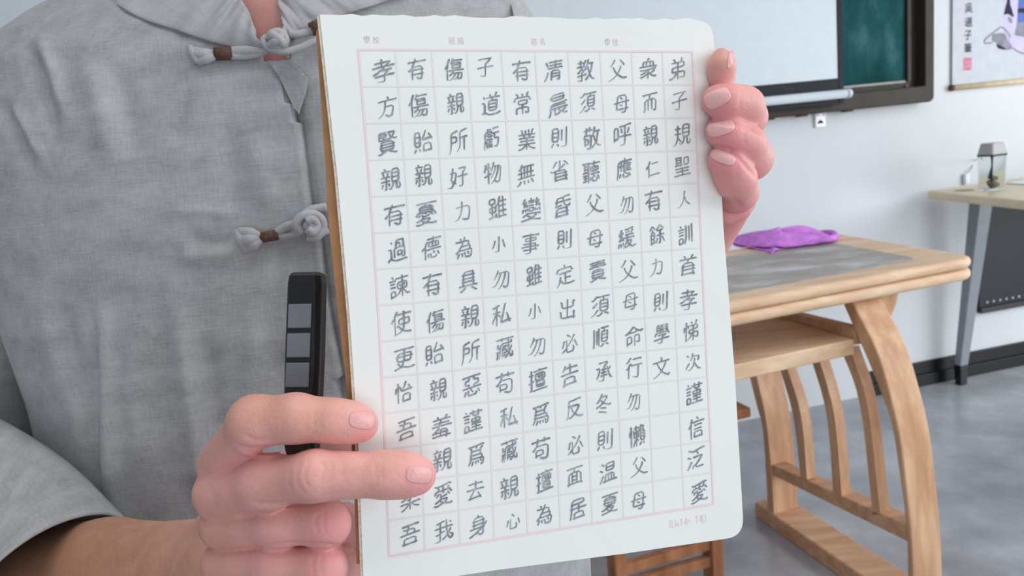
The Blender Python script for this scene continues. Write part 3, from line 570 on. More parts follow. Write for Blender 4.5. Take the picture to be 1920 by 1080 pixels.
[[50,22,52,22,57,11],[16,55,24,48,24,46],[16,55,14,55,6,46],[9,32,22,32],[34,21,29,12,30,10],[16,46,16,40],[30,44,36,48,42,54,44,54],[9,9,21,12],[44,54,53,46,57,44],[34,40,52,40],[44,40,44,10,42,6,38,6],[31,28,57,28],[9,23,22,23,22,40,9,40,9,9],[20,18,21,12,22,12,23,9]],
[[14,29,50,29],[14,9,50,9],[17,58,20,56,22,54,22,49],[14,20,50,20],[31,48,30,40],[46,58,42,54,42,49],[14,9,14,39,49,39,50,6],[7,49,56,49]],
]
GLYPH = dict(zip(sorted(set(''.join(COLS)+'吳道子筆學校班級姓名號')), STROKES))
def glyph_strokes(ch):                          # strokes in a unit box, x right, y up, centred
    return [np.array(s, float).reshape(-1, 2)/63-0.5 for s in GLYPH[ch]]
def ribbon(pts, w):                             # flat pen stroke, width per point
    pts = np.asarray(pts, float); n = len(pts)
    T = np.gradient(pts, axis=0); T /= np.linalg.norm(T, axis=1)[:, None]+1e-9
    N = np.stack([-T[:, 1], T[:, 0]], 1)
    w = np.asarray(w)[:, None]/2
    L, R = pts+N*w, pts-N*w
    a, z = pts[0]-T[0]*w[0]*0.8, pts[-1]+T[-1]*w[-1]*0.9
    poly = np.vstack([L, R]); f = [(i, i+1, n+i+1, n+i) for i in range(n-1)]
    poly = np.vstack([poly, a, z]); f += [(0, n, 2*n), (n-1, 2*n+1, 2*n-1)]
    return poly, f

# brush writing and the seal on the scroll
b = MB()
for ch, (px, py) in zip('吳道子筆', [(1816, 15), (1816, 41), (1815, 66), (1815, 90)]):
    s0, zc = on_scroll(px, py)
    for st in glyph_strokes(ch):
        poly, f = ribbon(st*0.040, [0.0042]*len(st))
        b.add([wall(s0+p[0], zc+p[1], 0.0108) for p in poly], f)
b.build('brush_writing', M['ink'], root)
s0, zc = on_scroll(1814, 120)
b = MB()
hw, hh = 0.0185, 0.023
b.box(wall(s0-hw, zc-hh, 0.0102), WQ*2*hw, UP*2*hh, WN*0.0004)
b.build('red_seal', M['seal'], root)
b = MB()
for pts in ([(-.6, -.8), (-.6, .8)], [(0, -.8), (0, .8)], [(.6, -.8), (.6, .8)], [(-.9, .3), (.9, .3)], [(-.9, -.35), (.9, -.35)]):
    poly, f = ribbon(np.array(pts)*[hw, hh], [0.0016]*2)
    b.add([wall(s0+p[0], zc+p[1], 0.0109) for p in poly], f)
b.build('seal_lines', M['scroll_paper'], root)
settle(root)

# ------------------------------------------------------------------ grey-legged table by the wall
TZ = 0.785
A = at_z(1738, 358, TZ); B = at_z(1925, 377, TZ)
sd = (B-A); sd /= np.linalg.norm(sd)
root = thing('side_table', (A[0]+0.5, A[1]-0.3, 0), 'pale laminate table with grey steel legs and black panel by the wall', 'table')
C1 = A+sd*0.70; D1 = C1+WQ*1.2; E1 = A+WQ*1.2
b = MB(); b.prism([A-UP*0.030, C1-UP*0.030, D1-UP*0.030, E1-UP*0.030], UP*0.030)
bevel(b.build('tabletop', M['table_top'], root), 0.008, 3)
g = at_z(1808, 357, TZ)
b = MB(); b.tube([g-UP*0.004, g+UP*0.0012], 0.032, 24)
b.build('cable_grommet', plain('beige_grommet', (150, 140, 120), 0.5), root)
foot = at_z(1797, 704, 0.0)
foot = wall(wsz(1802, 704, 0.075)[0], 0, 0.075)
top = at_z(1850, 392, TZ-0.03); top = wall(wsz(1841, 394, 0.125)[0], TZ-0.030, 0.125)
b = MB()
def taper_leg(p0, p1, w0, w1, d0, d1, mb):
    v = []
    for p, w, d in ((p0, w0, d0), (p1, w1, d1)):
        v += [p-WQ*w/2-WN*d/2, p+WQ*w/2-WN*d/2, p+WQ*w/2+WN*d/2, p-WQ*w/2+WN*d/2]
    mb.add(v, [(3, 2, 1, 0), (4, 5, 6, 7), (0, 1, 5, 4), (1, 2, 6, 5), (2, 3, 7, 6), (3, 0, 4, 7)])
taper_leg(foot+UP*0.08, top, 0.040, 0.064, 0.03, 0.05, b)
lg = bevel(b.build('leg', M['grey_steel'], root), 0.004)
b = MB(); taper_leg(foot, foot+UP*0.085, 0.030, 0.041, 0.03, 0.034, b)
bevel(b.build('foot', M['black_plastic'], lg), 0.003)
f2_ = foot+sd*0.56; t2_ = top+sd*0.5
b = MB(); taper_leg(f2_+UP*0.08, t2_, 0.030, 0.066, 0.03, 0.05, b)
lg2 = bevel(b.build('leg', M['grey_steel'], root), 0.004)
b = MB(); taper_leg(f2_, f2_+UP*0.085, 0.030, 0.041, 0.03, 0.034, b)
bevel(b.build('foot', M['black_plastic'], lg2), 0.003)
# perforated panel under the top, parallel to the wall
PO = 0.03
ps0, pz0 = wsz(1844, 586, PO)
b = MB(); b.box(wall(ps0-0.02, pz0, PO-0.012), WQ*1.0, UP*(TZ-0.035-pz0), WN*0.012, 0)
for k in range(14):
    c = wall(ps0+0.018+k*0.0315, pz0+0.040, PO)
    b.tube([c, c+WN*0.0012], 0.0050, 10, 1)
for r in range(3):
    for k in range(10):
        c = wall(ps0+0.07+k*0.034, pz0+0.16+r*0.045, PO)
        b.tube([c, c+WN*0.0008], 0.0030, 8, 2)
pan = b.build('modesty_panel', None, root, mats=[M['panel'], M['panel_dot'], M['black_plastic']])
b = MB(); b.box(wall(ps0-0.02, pz0, PO), WQ*1.0, UP*0.022, WN*0.012)
b.build('panel_lip', M['black_plastic'], pan)
settle(root)

# jar, charger and paper on that table
jc = at_z(1859, 356, TZ); jc = jc - np.array([0, 0, 0])
dj = (jc-EYEV) @ CAM[2]
mpp = dj/FPX
root = thing('glass_jar', jc, 'clear square glass jar with grey cap and brown stones on the side table', 'jar')
rj = 17.0*mpp; hj = 66*mpp
def sq_ring(r, z, k=0.22):
    out = []
    for i in range(4):
        for j in range(4):
            a = math.pi/2*i+math.pi/2*j/3
            cx, cy = [(1, 1), (-1, 1), (-1, -1), (1, -1)][i]
            out.append(jc+WQ*(cx*r*(1-k)+k*r*math.cos(a))-WN*(cy*r*(1-k)+k*r*math.sin(a))+UP*z)
    return out
def loft(rings, mb, m=0, cap=(True, True)):
    n = len(rings[0]); v = [p for r in rings for p in r]; f = []
    for i in range(len(rings)-1):
        for k in range(n): f.append((i*n+k, i*n+(k+1) % n, (i+1)*n+(k+1) % n, (i+1)*n+k))
    if cap[0]: f.append(tuple(range(n))[::-1])
    if cap[1]: f.append(tuple((len(rings)-1)*n+k for k in range(n)))
    mb.add(v, f, m)
b = MB(); loft([sq_ring(rj*.92, 0.001), sq_ring(rj, 0.006), sq_ring(rj, hj), sq_ring(rj*.93, hj), sq_ring(rj*.93, 0.006)], b)
b.build('glass', M['clear_glass'], root, True)
b = MB(); loft([sq_ring(rj*1.04, hj), sq_ring(rj*1.04, hj+0.006), sq_ring(rj*.84, hj+0.036), sq_ring(rj*.80, hj+0.040)], b)
b.build('cap', M['lid_grey'], root)
b = MB(); loft([sq_ring(rj*1.08, hj-0.005), sq_ring(rj*1.08, hj+0.001)], b); b.tube([jc+UP*(hj-0.03), jc+UP*(hj-0.004)], [0.003, 0.006], 10)
b.build('cap_rim', M['dark_frame'], root)
b = MB(); b.tube([jc-WQ*rj*0.92+WN*rj*0.9+UP*0.03, jc-WQ*rj*0.92+WN*rj*0.9+UP*(hj-0.004)], 0.0028, 8)
b.build('corner_strut', M['dark_frame'], root)
def lump(c, rx, ry, rz, seed, mb, m=0):
    rng = random.Random(seed); bm = bmesh.new(); bmesh.ops.create_icosphere(bm, subdivisions=2, radius=1)
    vs = [np.array(v.co) for v in bm.verts]; fs = [[q.index for q in f.verts] for f in bm.faces]; bm.free()
    vs = [c+np.array([v[0]*rx, v[1]*ry, v[2]*rz])*(1+rng.uniform(-.13, .13)) for v in vs]
    mb.add(vs, fs, m)
for k, (dx, dy, dz, r) in enumerate([(0.1, 0.1, 0.012, 0.017), (0.5, 0, 0.011, 0.014), (-0.35, 0.2, 0.022, 0.015), (-0.05, 0.35, 0.036, 0.013)]):
    b = MB(); lump(jc+WQ*dx*rj+WN*dy*rj+UP*(dz+0.004), r, r*.8, r*.7, k, b)
    b.build('stone', M['brown_stone'], root, True)
b = MB(); b.tube([jc-WQ*rj*.55+WN*rj*.3+UP*0.04, jc-WQ*rj*.42+WN*rj*.3+UP*0.06, jc-WQ*rj*.30+WN*rj*.3+UP*0.085], [0.008, 0.006, 0.002], 8)
b.build('leaf', M['teal'], root, True)
settle(root)
pc = at_z(1812, 345, TZ)
root = thing('cable_plug', pc, 'small pale plug with thin grey cable left of the glass jar', 'plug')
b = MB(); b.box(pc-WQ*0.011-WN*0.008, WQ*0.022, WN*0.016, UP*0.040)
bevel(b.build('plug_body', M['white_plastic'], root), 0.004)
b = MB(); b.tube(crom([pc+UP*0.039, pc+WQ*0.02+UP*0.056, pc+WQ*0.045+UP*0.09, jc-WQ*rj*1.5+WN*rj*0.2+UP*(hj-0.012)], 6), 0.0018, 8)
b.build('cable', M['lid_grey'], root, True)
settle(root)
q0 = at_z(1886, 345, TZ)
b = MB(); b.box(q0+UP*0.0006, WQ*0.20, WN*0.13-WQ*0.02, UP*0.004)
tag(b.build('paper_stack', M['white_plastic']), 'thin stack of white paper behind the glass jar at the frame edge', 'paper')

# ------------------------------------------------------------------ wooden desk
DZ = 0.76
A = at_z(1836, 480, DZ); FL = at_z(1375, 566, DZ)
e1 = (A-FL); e1 /= np.linalg.norm(e1)
Bk = at_z(1570, 437, DZ)
e2 = (Bk-A); e2 /= np.linalg.norm(e2)
f2 = at_z(1432, 978, 0); f1 = at_z(1576, 1081, 0)
fw_ = (f1-f2)/np.linalg.norm(f1-f2)
fn_ = np.array([-fw_[1], fw_[0], 0])            # away from the viewer, through the frame's thickness
def plane(s, z, t=0.0): return f2+fw_*s+fn_*t+UP*z
def op(x, y):
    d = ray(x, y); nn = -fn_; t = ((f2-EYEV) @ nn)/(nn @ d); P = EYEV+d*t
    return (P-f2) @ fw_, P[2]
root = thing('wooden_desk', (0.75, 1.85, 0), 'pale wooden desk with curved legs and worn grey top beside the notebook', 'desk')
def rounded_poly(P, rs, seg=8):
    out = []; n = len(P)
    for i in range(n):
        p = np.asarray(P[i]); a = np.asarray(P[i-1])-p; c = np.asarray(P[(i+1) % n])-p
        la, lc = np.linalg.norm(a), np.linalg.norm(c); a /= la; c /= lc; r = rs[i]
        if r <= 0: out.append(p); continue
        for k in range(seg+1):
            t = k/seg; out.append((1-t)**2*(p+a*r)+2*t*(1-t)*p+t*t*(p+c*r))
    return out
def slab(name, poly, z0, z1, mat, rnd, parent):
    b = MB(); b.prism([p*[1, 1, 0]+UP*z0 for p in poly], UP*(z1-z0))
    o = b.build(name, mat, parent); bevel(o, rnd, 4)
    return o
top = rounded_poly([A, A+e2*0.56, A+e2*0.56-e1*1.30, A-e1*1.30], [0.05, 0.04, 0.03, 0.03])
slab('tabletop', top, DZ-0.026, DZ, M['wood_h'], 0.0115, root)
low = rounded_poly([A, A+e2*0.56, A+e2*0.56-e1*1.30, A-e1*1.30], [0.05, 0.04, 0.03, 0.03])
slab('tabletop_lower_board', low, DZ-0.054, DZ-0.0262, M['wood_h'], 0.0125, root)
i1 = at_z(1727, 486, DZ); 
inl = rounded_poly([i1, i1+e2*0.40, i1+e2*0.40-e1*0.80, i1-e1*0.80], [0.05, 0.03, 0.03, 0.03])
b = MB(); b.prism([p*[1, 1, 0]+UP*(DZ-0.002) for p in inl], UP*0.0026)
b.build('worn_inlay', M['inlay'], root)
def curved(name, left, ridge, thick, t0=0.0, floor=None, mat='wood_v'):
    l = [op(*p) for p in left]; r = [op(*p) for p in ridge]
    if floor is not None:
        l.append((l[-1][0]+(l[-1][0]-l[-2][0])*.12, floor)); r.append((r[-1][0]+(r[-1][0]-r[-2][0])*.12, floor))
    l = crom(l, 5); r = crom(r, 5)
    k = len(l); k2 = len(r)
    r = np.array([[np.interp(i/(k-1)*(k2-1), range(k2), r[:, j]) for j in (0, 1)] for i in range(k)])
    rings = [[plane(*l[i], t0), plane(*r[i], t0), plane(*r[i], t0+thick), plane(*l[i], t0+thick)] for i in range(k)]
    b = MB(); loft(rings, b)
    return bevel(b.build(name, M[mat], root), 0.004, 2)
curved('leg', [(1566, 540), (1576, 560), (1610, 637), (1648, 728), (1672, 801), (1687, 897), (1699, 993), (1701, 1078)],
       [(1583, 540), (1594, 560), (1643, 656), (1672, 752), (1689, 830), (1701, 926), (1709, 1010), (1713, 1090)], 0.078, 0.0, 0.045)
curved('leg', [(1385, 610), (1403, 697), (1419, 762), (1429, 801), (1436, 890), (1439, 968)],
       [(1400, 610), (1417, 700), (1434, 777), (1443, 849), (1448, 915), (1451, 972)], 0.078, 0.0, 0.045)
for l, r in ([[(1456, 680), (1458, 688), (1484, 777), (1499, 897)], [(1470, 680), (1472, 687), (1499, 777), (1511, 900)]],
             [[(1516, 665), (1518, 673), (1547, 777), (1560, 926)], [(1531, 665), (1533, 672), (1561, 777), (1576, 934)]],
             [[(1575, 655), (1577, 663), (1610, 762), (1634, 966)], [(1591, 655), (1593, 661), (1624, 762), (1648, 968)]]):
    curved('slat', l, r, 0.027, 0.004)
b = MB(); p = [op(1440, 870), op(1440, 889), op(1699, 1017), op(1696, 985)]
b.prism([plane(*q, 0.004) for q in p], fn_*0.046); bevel(b.build('mid_rail', M['wood_s'], root), 0.003)
b = MB(); b.box(plane(-0.035, 0.0, -0.004), fw_*0.53, fn_*0.096, UP*0.046); bevel(b.build('foot_rail', M['wood_s'], root), 0.004)
b = MB(); p = [op(1395, 567), op(1395, 592), op(1602, 648), op(1602, 617)]
b.prism([plane(*q, 0.002) for q in p], fn_*0.03); bevel(b.build('shelf_side_rail', M['wood_s'], root), 0.003)
_ss, SZ = op(1602, 636)
s1_ = plane(_ss, SZ)*[1, 1, 0]
sp = [s1_, s1_-fw_*0.30, s1_-fw_*0.30-e1*0.75, s1_-e1*0.75]
slab('book_shelf', sp, SZ-0.036, SZ, M['wood_h'], 0.003, root)
c = at_z(1652, 548, DZ-0.054)
b = MB(); b.prism([c, c+e1*0.055, c+e1*0.045-UP*0.035, c+e1*0.022-UP*0.075, c-UP*0.08], e2*0.045)
bevel(b.build('corner_bracket', M['wood_v'], root), 0.003)
# the desk's other side frame, hidden by the notebook but standing there
off = -e1*1.0
for nm, s, z0, ln, th in (('foot_rail', -0.035, 0.0, 0.53, 0.046),):
    b = MB(); b.box(plane(s, z0, -0.004)+off, fw_*ln, fn_*0.096, UP*th); bevel(b.build(nm, M['wood_s'], root), 0.004)
for (sa, sb_) in ((0.0, 0.02), (0.28, 0.42)):
    b = MB()
    pts = crom([(sa, 0.70), (sa+(sb_-sa)*.6, 0.45), (sb_-0.01, 0.2), (sb_, 0.045)], 5)
    loft([[plane(q[0], q[1])+off, plane(q[0]+.028, q[1])+off, plane(q[0]+.028, q[1], .088)+off, plane(q[0], q[1], .088)+off] for q in pts], b)
    bevel(b.build('leg', M['wood_v'], root), 0.004)
settle(root)

# purple cloth thrown on the desk
def cloth_layer(outline, z0, hgt, seed, power=2.0):
    pts = [at_z(x, y, DZ+z0) for x, y in outline]
    ctr = np.mean(pts, axis=0); rim = crom(pts+[pts[0]], 5)[:-1]; n = len(rim); rows = 16
    rs = np.random.RandomState(seed); ph = rs.uniform(0, 6, 6)
    v = []; f = []
    for i in range(rows+1):
        t = i/rows
        for k, p in enumerate(rim):
            q = ctr+(p-ctr)*t; a = 2*math.pi*k/n
            h = hgt*(1-t**power)*(1+0.16*math.sin(2*a+ph[0])+0.10*math.sin(3*a+ph[1]+4*t))+0.0035*math.sin(4*a+ph[2]+5*t)*t+0.002*math.sin(9*a+ph[3])*t**3
            v.append([q[0], q[1], DZ+z0+max(h, 0.0012)+0.0022])
    m = len(v)
    for i in range(rows+1):
        for k in range(n):
            p = v[i*n+k]; v.append([p[0], p[1], p[2]-0.0022])
    for i in range(rows):
        for k in range(n):
            k2 = (k+1) % n
            f.append((i*n+k, (i+1)*n+k, (i+1)*n+k2, i*n+k2)); f.append((m+i*n+k, m+i*n+k2, m+(i+1)*n+k2, m+(i+1)*n+k))
    for k in range(n):
        k2 = (k+1) % n; f.append((rows*n+k, m+rows*n+k, m+rows*n+k2, rows*n+k2))
    return v, f
b = MB()
b.add(*cloth_layer([(1360, 452), (1385, 449), (1420, 447), (1460, 446), (1510, 444), (1552, 441), (1566, 445), (1556, 453), (1510, 460), (1462, 465), (1420, 464), (1385, 460)], 0.006, 0.032, 3, 2.6))
b.add(*cloth_layer([(1372, 456), (1410, 452), (1480, 450), (1540, 446), (1552, 455), (1500, 463), (1462, 469), (1447, 477), (1438, 472), (1405, 467), (1380, 463)], 0.0, 0.006, 5, 2.0))
rl = [at_z(x, y, DZ)+UP*0.013 for x, y in ((1540, 442), (1556, 444), (1566, 449), (1562, 455), (1544, 459), (1520, 462))]
b.tube(crom(rl, 5), list(np.interp(np.linspace(0, 1, 26), [0, .3, .7, 1], [.004, .010, .009, .003])), 12)
o = b.build('purple_cloth', M['purple'], None, True)
tag(o, 'crumpled purple cloth lying on the wooden desk top', 'cloth')

# ------------------------------------------------------------------ wooden stool below the notebook
sc_ = at_z(1408, 764, 0.43)
x1, y1 = e1, np.array([-e1[1], e1[0], 0])
root = thing('wooden_stool', (0.35, 1.8, 0), 'reddish wooden stool whose corner and leg show beside and below the notebook', 'stool')
b = MB(); b.prism([sc_*[1, 1, 0]+UP*0.405, (sc_+y1*0.30)*[1, 1, 0]+UP*0.405, (sc_+y1*0.30-x1*0.36)*[1, 1, 0]+UP*0.405, (sc_-x1*0.36)*[1, 1, 0]+UP*0.405], UP*0.025)
bevel(b.build('seat', M['stool_wood'], root), 0.003)
lf = at_z(1340, 1105, 0.0)
for dx in (0, -0.26):
    for dy in (0, 0.22):
        q = lf+x1*dx+y1*dy
        b = MB(); b.box(q, x1*0.030, y1*0.050, UP*0.405); bevel(b.build('leg', M['stool_wood'], root), 0.003)
for dy in (0.01, 0.23):
    for z in (0.055, 0.10):
        q = lf+y1*dy-x1*0.26
        b = MB(); b.box(q+UP*z, x1*0.27, y1*0.022, UP*0.026); bevel(b.build('stretcher', M['stool_wood'], root), 0.002)
settle(root)

# ------------------------------------------------------------------ the notebook
# cell units: u to the right, v down, origin at the grid's top left corner
BA = np.array([[0.01624767, 0.00092233, -0.07010268], [-0.00122649, 0.01670552, -0.1088052], [0.00433317, 0.00054274, 0.35294751]])
BN = np.array([0.25885427, 0.01708466, -0.96576528])     # towards the viewer
CELL = 0.0168
def bk(u, v, lift=0.0):                         # point on the page, camera space -> world
    t = v/14
    u = u + 0.42*t*(1-t)*(1-u/10)*1.0
    return W(BA @ np.array([u, v, 1.0]) + BN*lift)
NB = thing('notebook', bk(5, 7, -0.02), 'open practice notebook of pencil-written Chinese characters in a pink grid, held up', 'notebook')
def rc(P, rs, seg=7):
    out = []; n = len(P)
    for i in range(n):
        p = np.array(P[i], float); a = np.array(P[i-1])-p; c = np.array(P[(i+1) % n])-p
        la, lc = np.hypot(*a), np.hypot(*c); a = a/la; c = c/lc; r = rs[i]
        if r == 0: out.append(p); continue
        for k in range(seg+1):
            t = k/seg; out.append((1-t)**2*(p+a*r)+2*t*(1-t)*p+t*t*(p+c*r))
    return out
def side(p, q, n, jit, seed):
    rng = random.Random(seed); return [(p[0]+(q[0]-p[0])*k/n+rng.uniform(-1, 1)*jit[0], p[1]+(q[1]-p[1])*k/n+rng.uniform(-1, 1)*jit[1]) for k in range(1, n)]
page = [(-0.93, -0.93)] + side((-0.93, -0.93), (10.3, -0.98), 40, (0, 0.035), 3)
page += rc([(4, -0.98), (10.74, -0.95), (10.80, 6)], [0, 0.55, 0])[1:-1]
page += [(10.79, 5.4), (10.95, 10)]
page += rc([(10.95, 10), (11.0, 15.18), (5, 14.95)], [0, 0.62, 0])[1:-1]
page += [(7, 15.07), (3, 14.90), (0, 14.84), (-0.72, 14.82), (-0.73, 11.2), (-0.78, 7.3), (-0.85, 3.4)]
def sheet(name, outline, l0, l1, mat, parent, grow=0.0):
    c = np.array([5.0, 7.0]); v = []; n = len(outline)
    for l in (l0, l1):
        for p in outline:
            v.append(bk(p[0], p[1], l))
    f = [tuple(range(n)), tuple(range(2*n-1, n-1, -1))]+[(i, i+n, (i+1) % n+n, (i+1) % n) for i in range(n)]
    o = mesh_obj(name, v, f, mat, parent); fix_normals(o)
    return o
pg = sheet('page', page, 0.0, -0.0004, M['paper'], NB)
blk = [(p[0]-(0.07 if p[0] < 0 else 0.0), p[1]+(0.03 if p[1] > 14 else 0)) for p in page if True]
blk = [((p[0]-0.05) if p[0] > 10 else p[0], (p[1]+0.04) if p[1] < 0 else (p[1]-0.05 if p[1] > 14 else p[1])) for p in blk]
sheet('page_stack', blk, -0.0006, -0.0052, M['page_edge'], NB)
# kraft cover, bowed out on the left
cl = [(-0.94, -0.80), (-1.06, -0.55), (-1.09, 1.0), (-1.13, 3.2), (-1.16, 4.6), (-1.10, 6.6), (-0.99, 8.6), (-0.90, 10.5), (-0.87, 12.4), (-0.87, 14.2)]
cov = cl[::-1]+[(10.55, -0.78), (10.62, 6.0), (10.70, 12.0), (10.6, 14.6)]
sheet('cover', cov, -0.0056, -0.0072, M['kraft'], NB)
# printed grid
g = MB()
def pline(p, q, w, m, lift):
    n = max(2, int(max(abs(p[0]-q[0]), abs(p[1]-q[1])))*2)
    pts = np.array([[p[0]+(q[0]-p[0])*k/n, p[1]+(q[1]-p[1])*k/n] for k in range(n+1)])
    poly, f = ribbon(pts, [w]*(n+1))
    g.add([bk(*a, lift) for a in poly], f, m)
for k in range(1, 10): pline((k, 0), (k, 14), 0.050, 0, 0.00010)
for k in range(1, 14): pline((0, k), (10, k), 0.045, 0, 0.00012)
pline((0, 0), (10, 0), 0.06, 1, 0.00014); pline((0, 14), (10, 14), 0.07, 1, 0.00014)
pline((0, 0), (0, 14), 0.06, 1, 0.00015); pline((10, 0), (10, 14), 0.06, 1, 0.00015)
g.build('printed_grid', None, pg, mats=[M['grid_in'], M['grid_out']])
# printed headings and the grid size
def write(mb, text, u, v, size, gap, wid, lift, aspect=0.9):
    for i, ch in enumerate(text):
        for st in glyph_strokes(ch):
            poly, f = ribbon(st*size, [wid]*len(st))
            mb.add([bk(u+i*gap+p[0]*aspect, v-p[1], lift) for p in poly], f)
hd = MB(); write(hd, '學校', 0.25, -0.27, 0.22, 0.25, 0.03, 0.00012); hd.build('printed_heading', M['print_pale'], pg)
hd = MB(); write(hd, '班級', 2.60, -0.27, 0.22, 0.25, 0.03, 0.00012); hd.build('printed_heading', M['print_pale'], pg)
hd = MB(); write(hd, '姓名', 5.00, -0.27, 0.22, 0.25, 0.03, 0.00012); hd.build('printed_heading', M['print_pale'], pg)
hd = MB(); write(hd, '學號', 7.25, -0.27, 0.22, 0.25, 0.03, 0.00012); hd.build('printed_heading', M['print_pale'], pg)
hd = MB()
SEG = {'0': [[(0, 0), (0, 1), (.55, 1), (.55, 0), (0, 0)]], '1': [[(.1, .8), (.3, 1), (.3, 0)]], '4': [[(.45, 0), (.45, 1), (0, .3), (.6, .3)]],
       'x': [[(0, .05), (.5, .55)], [(0, .55), (.5, .05)]], '=': [[(0, .35), (.5, .35)], [(0, .6), (.5, .6)]], ' ': []}
for i, ch in enumerate('10x14= 140'):
    for st in SEG[ch]:
        poly, f = ribbon(np.array(st)*[0.2, 0.24], [0.03]*len(st))
        hd.add([bk(8.45+i*0.128+p[0], 14.52-p[1], 0.00012) for p in poly], f)
hd.build('printed_grid_size', M['print_pale'], pg)
# pencil writing: columns from the right
SMALL = {'小': .62, '子': .72, '人': .66, '心': .66, '力': .74, '母': .78, '父': .84, '文': .82, '口': .6, '仁': .74, '勿': .78, '次': .78, '必': .76, '而': .78, '面': .76, '吾': .84, '方': .80, '去': .82}
hw_ = MB(); rng = random.Random(11)
for ci, col in enumerate(COLS):
    for ri, ch in enumerate(col):
        u0 = 9.5-ci+0.04+rng.uniform(-.05, .05)-(0.05 if ci < 2 else 0); v0 = ri+0.52+rng.uniform(-.05, .05)
        if ci == 9: u0 += 0.06
        sz = SMALL.get(ch, 0.86)*0.82*rng.uniform(.95, 1.05)
        asp = 0.83*rng.uniform(.94, 1.06); rise = 0.21+rng.uniform(-.06, .06); rot = rng.uniform(-.04, .04)
        for st in glyph_strokes(ch):
            p = st.copy()
            if len(p) > 2:                      # soften corners the way a pencil does
                q = [p[0]]
                for a, c in zip(p[:-1], p[1:]): q += [a*.82+c*.18, a*.18+c*.82]
                q.append(p[-1]); p = np.array(q)
            d = p[-1]-p[0]; L = np.hypot(*d)
            p = p + np.array([rng.uniform(-.014, .014), rng.uniform(-.014, .014)])
            horiz = abs(d[0]) > abs(d[1])*1.6
            k = np.linspace(0, 1, len(p))
            if not horiz and abs(d[0]) > 0.10 and d[1] < -0.12 and p[-1][1] < -0.15:   # sweeping strokes run on
                p[-1] = p[-1]+(p[-1]-p[-2])/(np.hypot(*(p[-1]-p[-2]))+1e-6)*0.09*np.array([1.25, 0.6])
            elif horiz and L > .45:
                p[0] = p[0]-d/L*0.05; p[-1] = p[-1]+d/L*0.05
            if len(p) == 2:
                p = np.array([p[0], p[0]*.7+p[1]*.3+np.array([0, .008]), p[0]*.3+p[1]*.7+np.array([0, .006]), p[1]]); k = np.linspace(0, 1, 4)
            if horiz: p = p*[1, 1]; w = 0.058*(0.85+0.45*np.abs(k-.45)*1.3)
            elif d[0] < -0.12 and L > .25: w = 0.066*(1.08-0.78*k)
            elif d[0] > 0.12 and L > .3: w = 0.056*(0.65+0.75*k)*np.where(k > .95, .6, 1)
            else: w = 0.064*(1.1-0.45*k)
            w = w*rng.uniform(.85, 1.15)
            x = p[:, 0]*asp; y = p[:, 1]+rise*p[:, 0]*asp
            x = x+0.05*y
            P2 = np.stack([x*math.cos(rot)-y*math.sin(rot), x*math.sin(rot)+y*math.cos(rot)], 1)*sz
            poly, f = ribbon(P2, w*sz/0.70*0.75)
            zl = 0.00022+rng.uniform(0, 0.00006)
            hw_.add([bk(u0+q[0], v0-q[1], zl) for q in poly], f)
hw_.build('handwriting', M['pencil'], pg)
settle(NB)
bpy.context.view_layer.update()
for c in pg.children: c.matrix_parent_inverse = pg.matrix_world.inverted()

# ------------------------------------------------------------------ organic surfaces from distance fields
def surface_nets(D, lo, h):                     # D: field on a grid -> quads
    S = D < 0
    nx, ny, nz = D.shape
    c = np.zeros((nx-1, ny-1, nz-1), np.uint8)
    for i in (0, 1):
        for j in (0, 1):
            for k in (0, 1):
                c += S[i:nx-1+i, j:ny-1+j, k:nz-1+k]
    act = (c > 0) & (c < 8)
    idx = np.argwhere(act)
    num = -np.ones(act.shape, np.int64); num[act] = np.arange(len(idx))
    acc = np.zeros((len(idx), 3)); cnt = np.zeros(len(idx))
    corner = [(i, j, k) for i in (0, 1) for j in (0, 1) for k in (0, 1)]
    for a in corner:
        for ax in range(3):
            if a[ax]: continue
            b = list(a); b[ax] = 1
            ia = idx+np.array(a); ib = idx+np.array(b)
            da = D[tuple(ia.T)]; db = D[tuple(ib.T)]
            m = (da < 0) != (db < 0)
            t = np.where(m, da/np.where(m, da-db, 1), 0)
            p = np.repeat(np.array(a, float)[None], len(idx), 0); p[:, ax] = t
            acc[m] += p[m]; cnt[m] += 1
    V = (idx+acc/np.maximum(cnt, 1)[:, None])*h+lo
    F = []
    for ax in range(3):
        sl0 = [slice(None)]*3; sl1 = [slice(None)]*3
        sl0[ax] = slice(0, -1); sl1[ax] = slice(1, None)
        A, B = S[tuple(sl0)], S[tuple(sl1)]
        e = np.argwhere(A != B)
        u, v = (ax+1) % 3, (ax+2) % 3
        e = e[(e[:, u] > 0) & (e[:, v] > 0) & (e[:, u] < D.shape[u]-1) & (e[:, v] < D.shape[v]-1)]
        q = []
        for du, dv in ((-1, -1), (0, -1), (0, 0), (-1, 0)):
            w = e.copy(); w[:, u] += du; w[:, v] += dv; q.append(num[tuple(w.T)])
        q = np.stack(q, 1)
        flip = ~A[tuple(e.T)]
        q[flip] = q[flip][:, ::-1]
        F.append(q)
    return V, np.vstack(F)
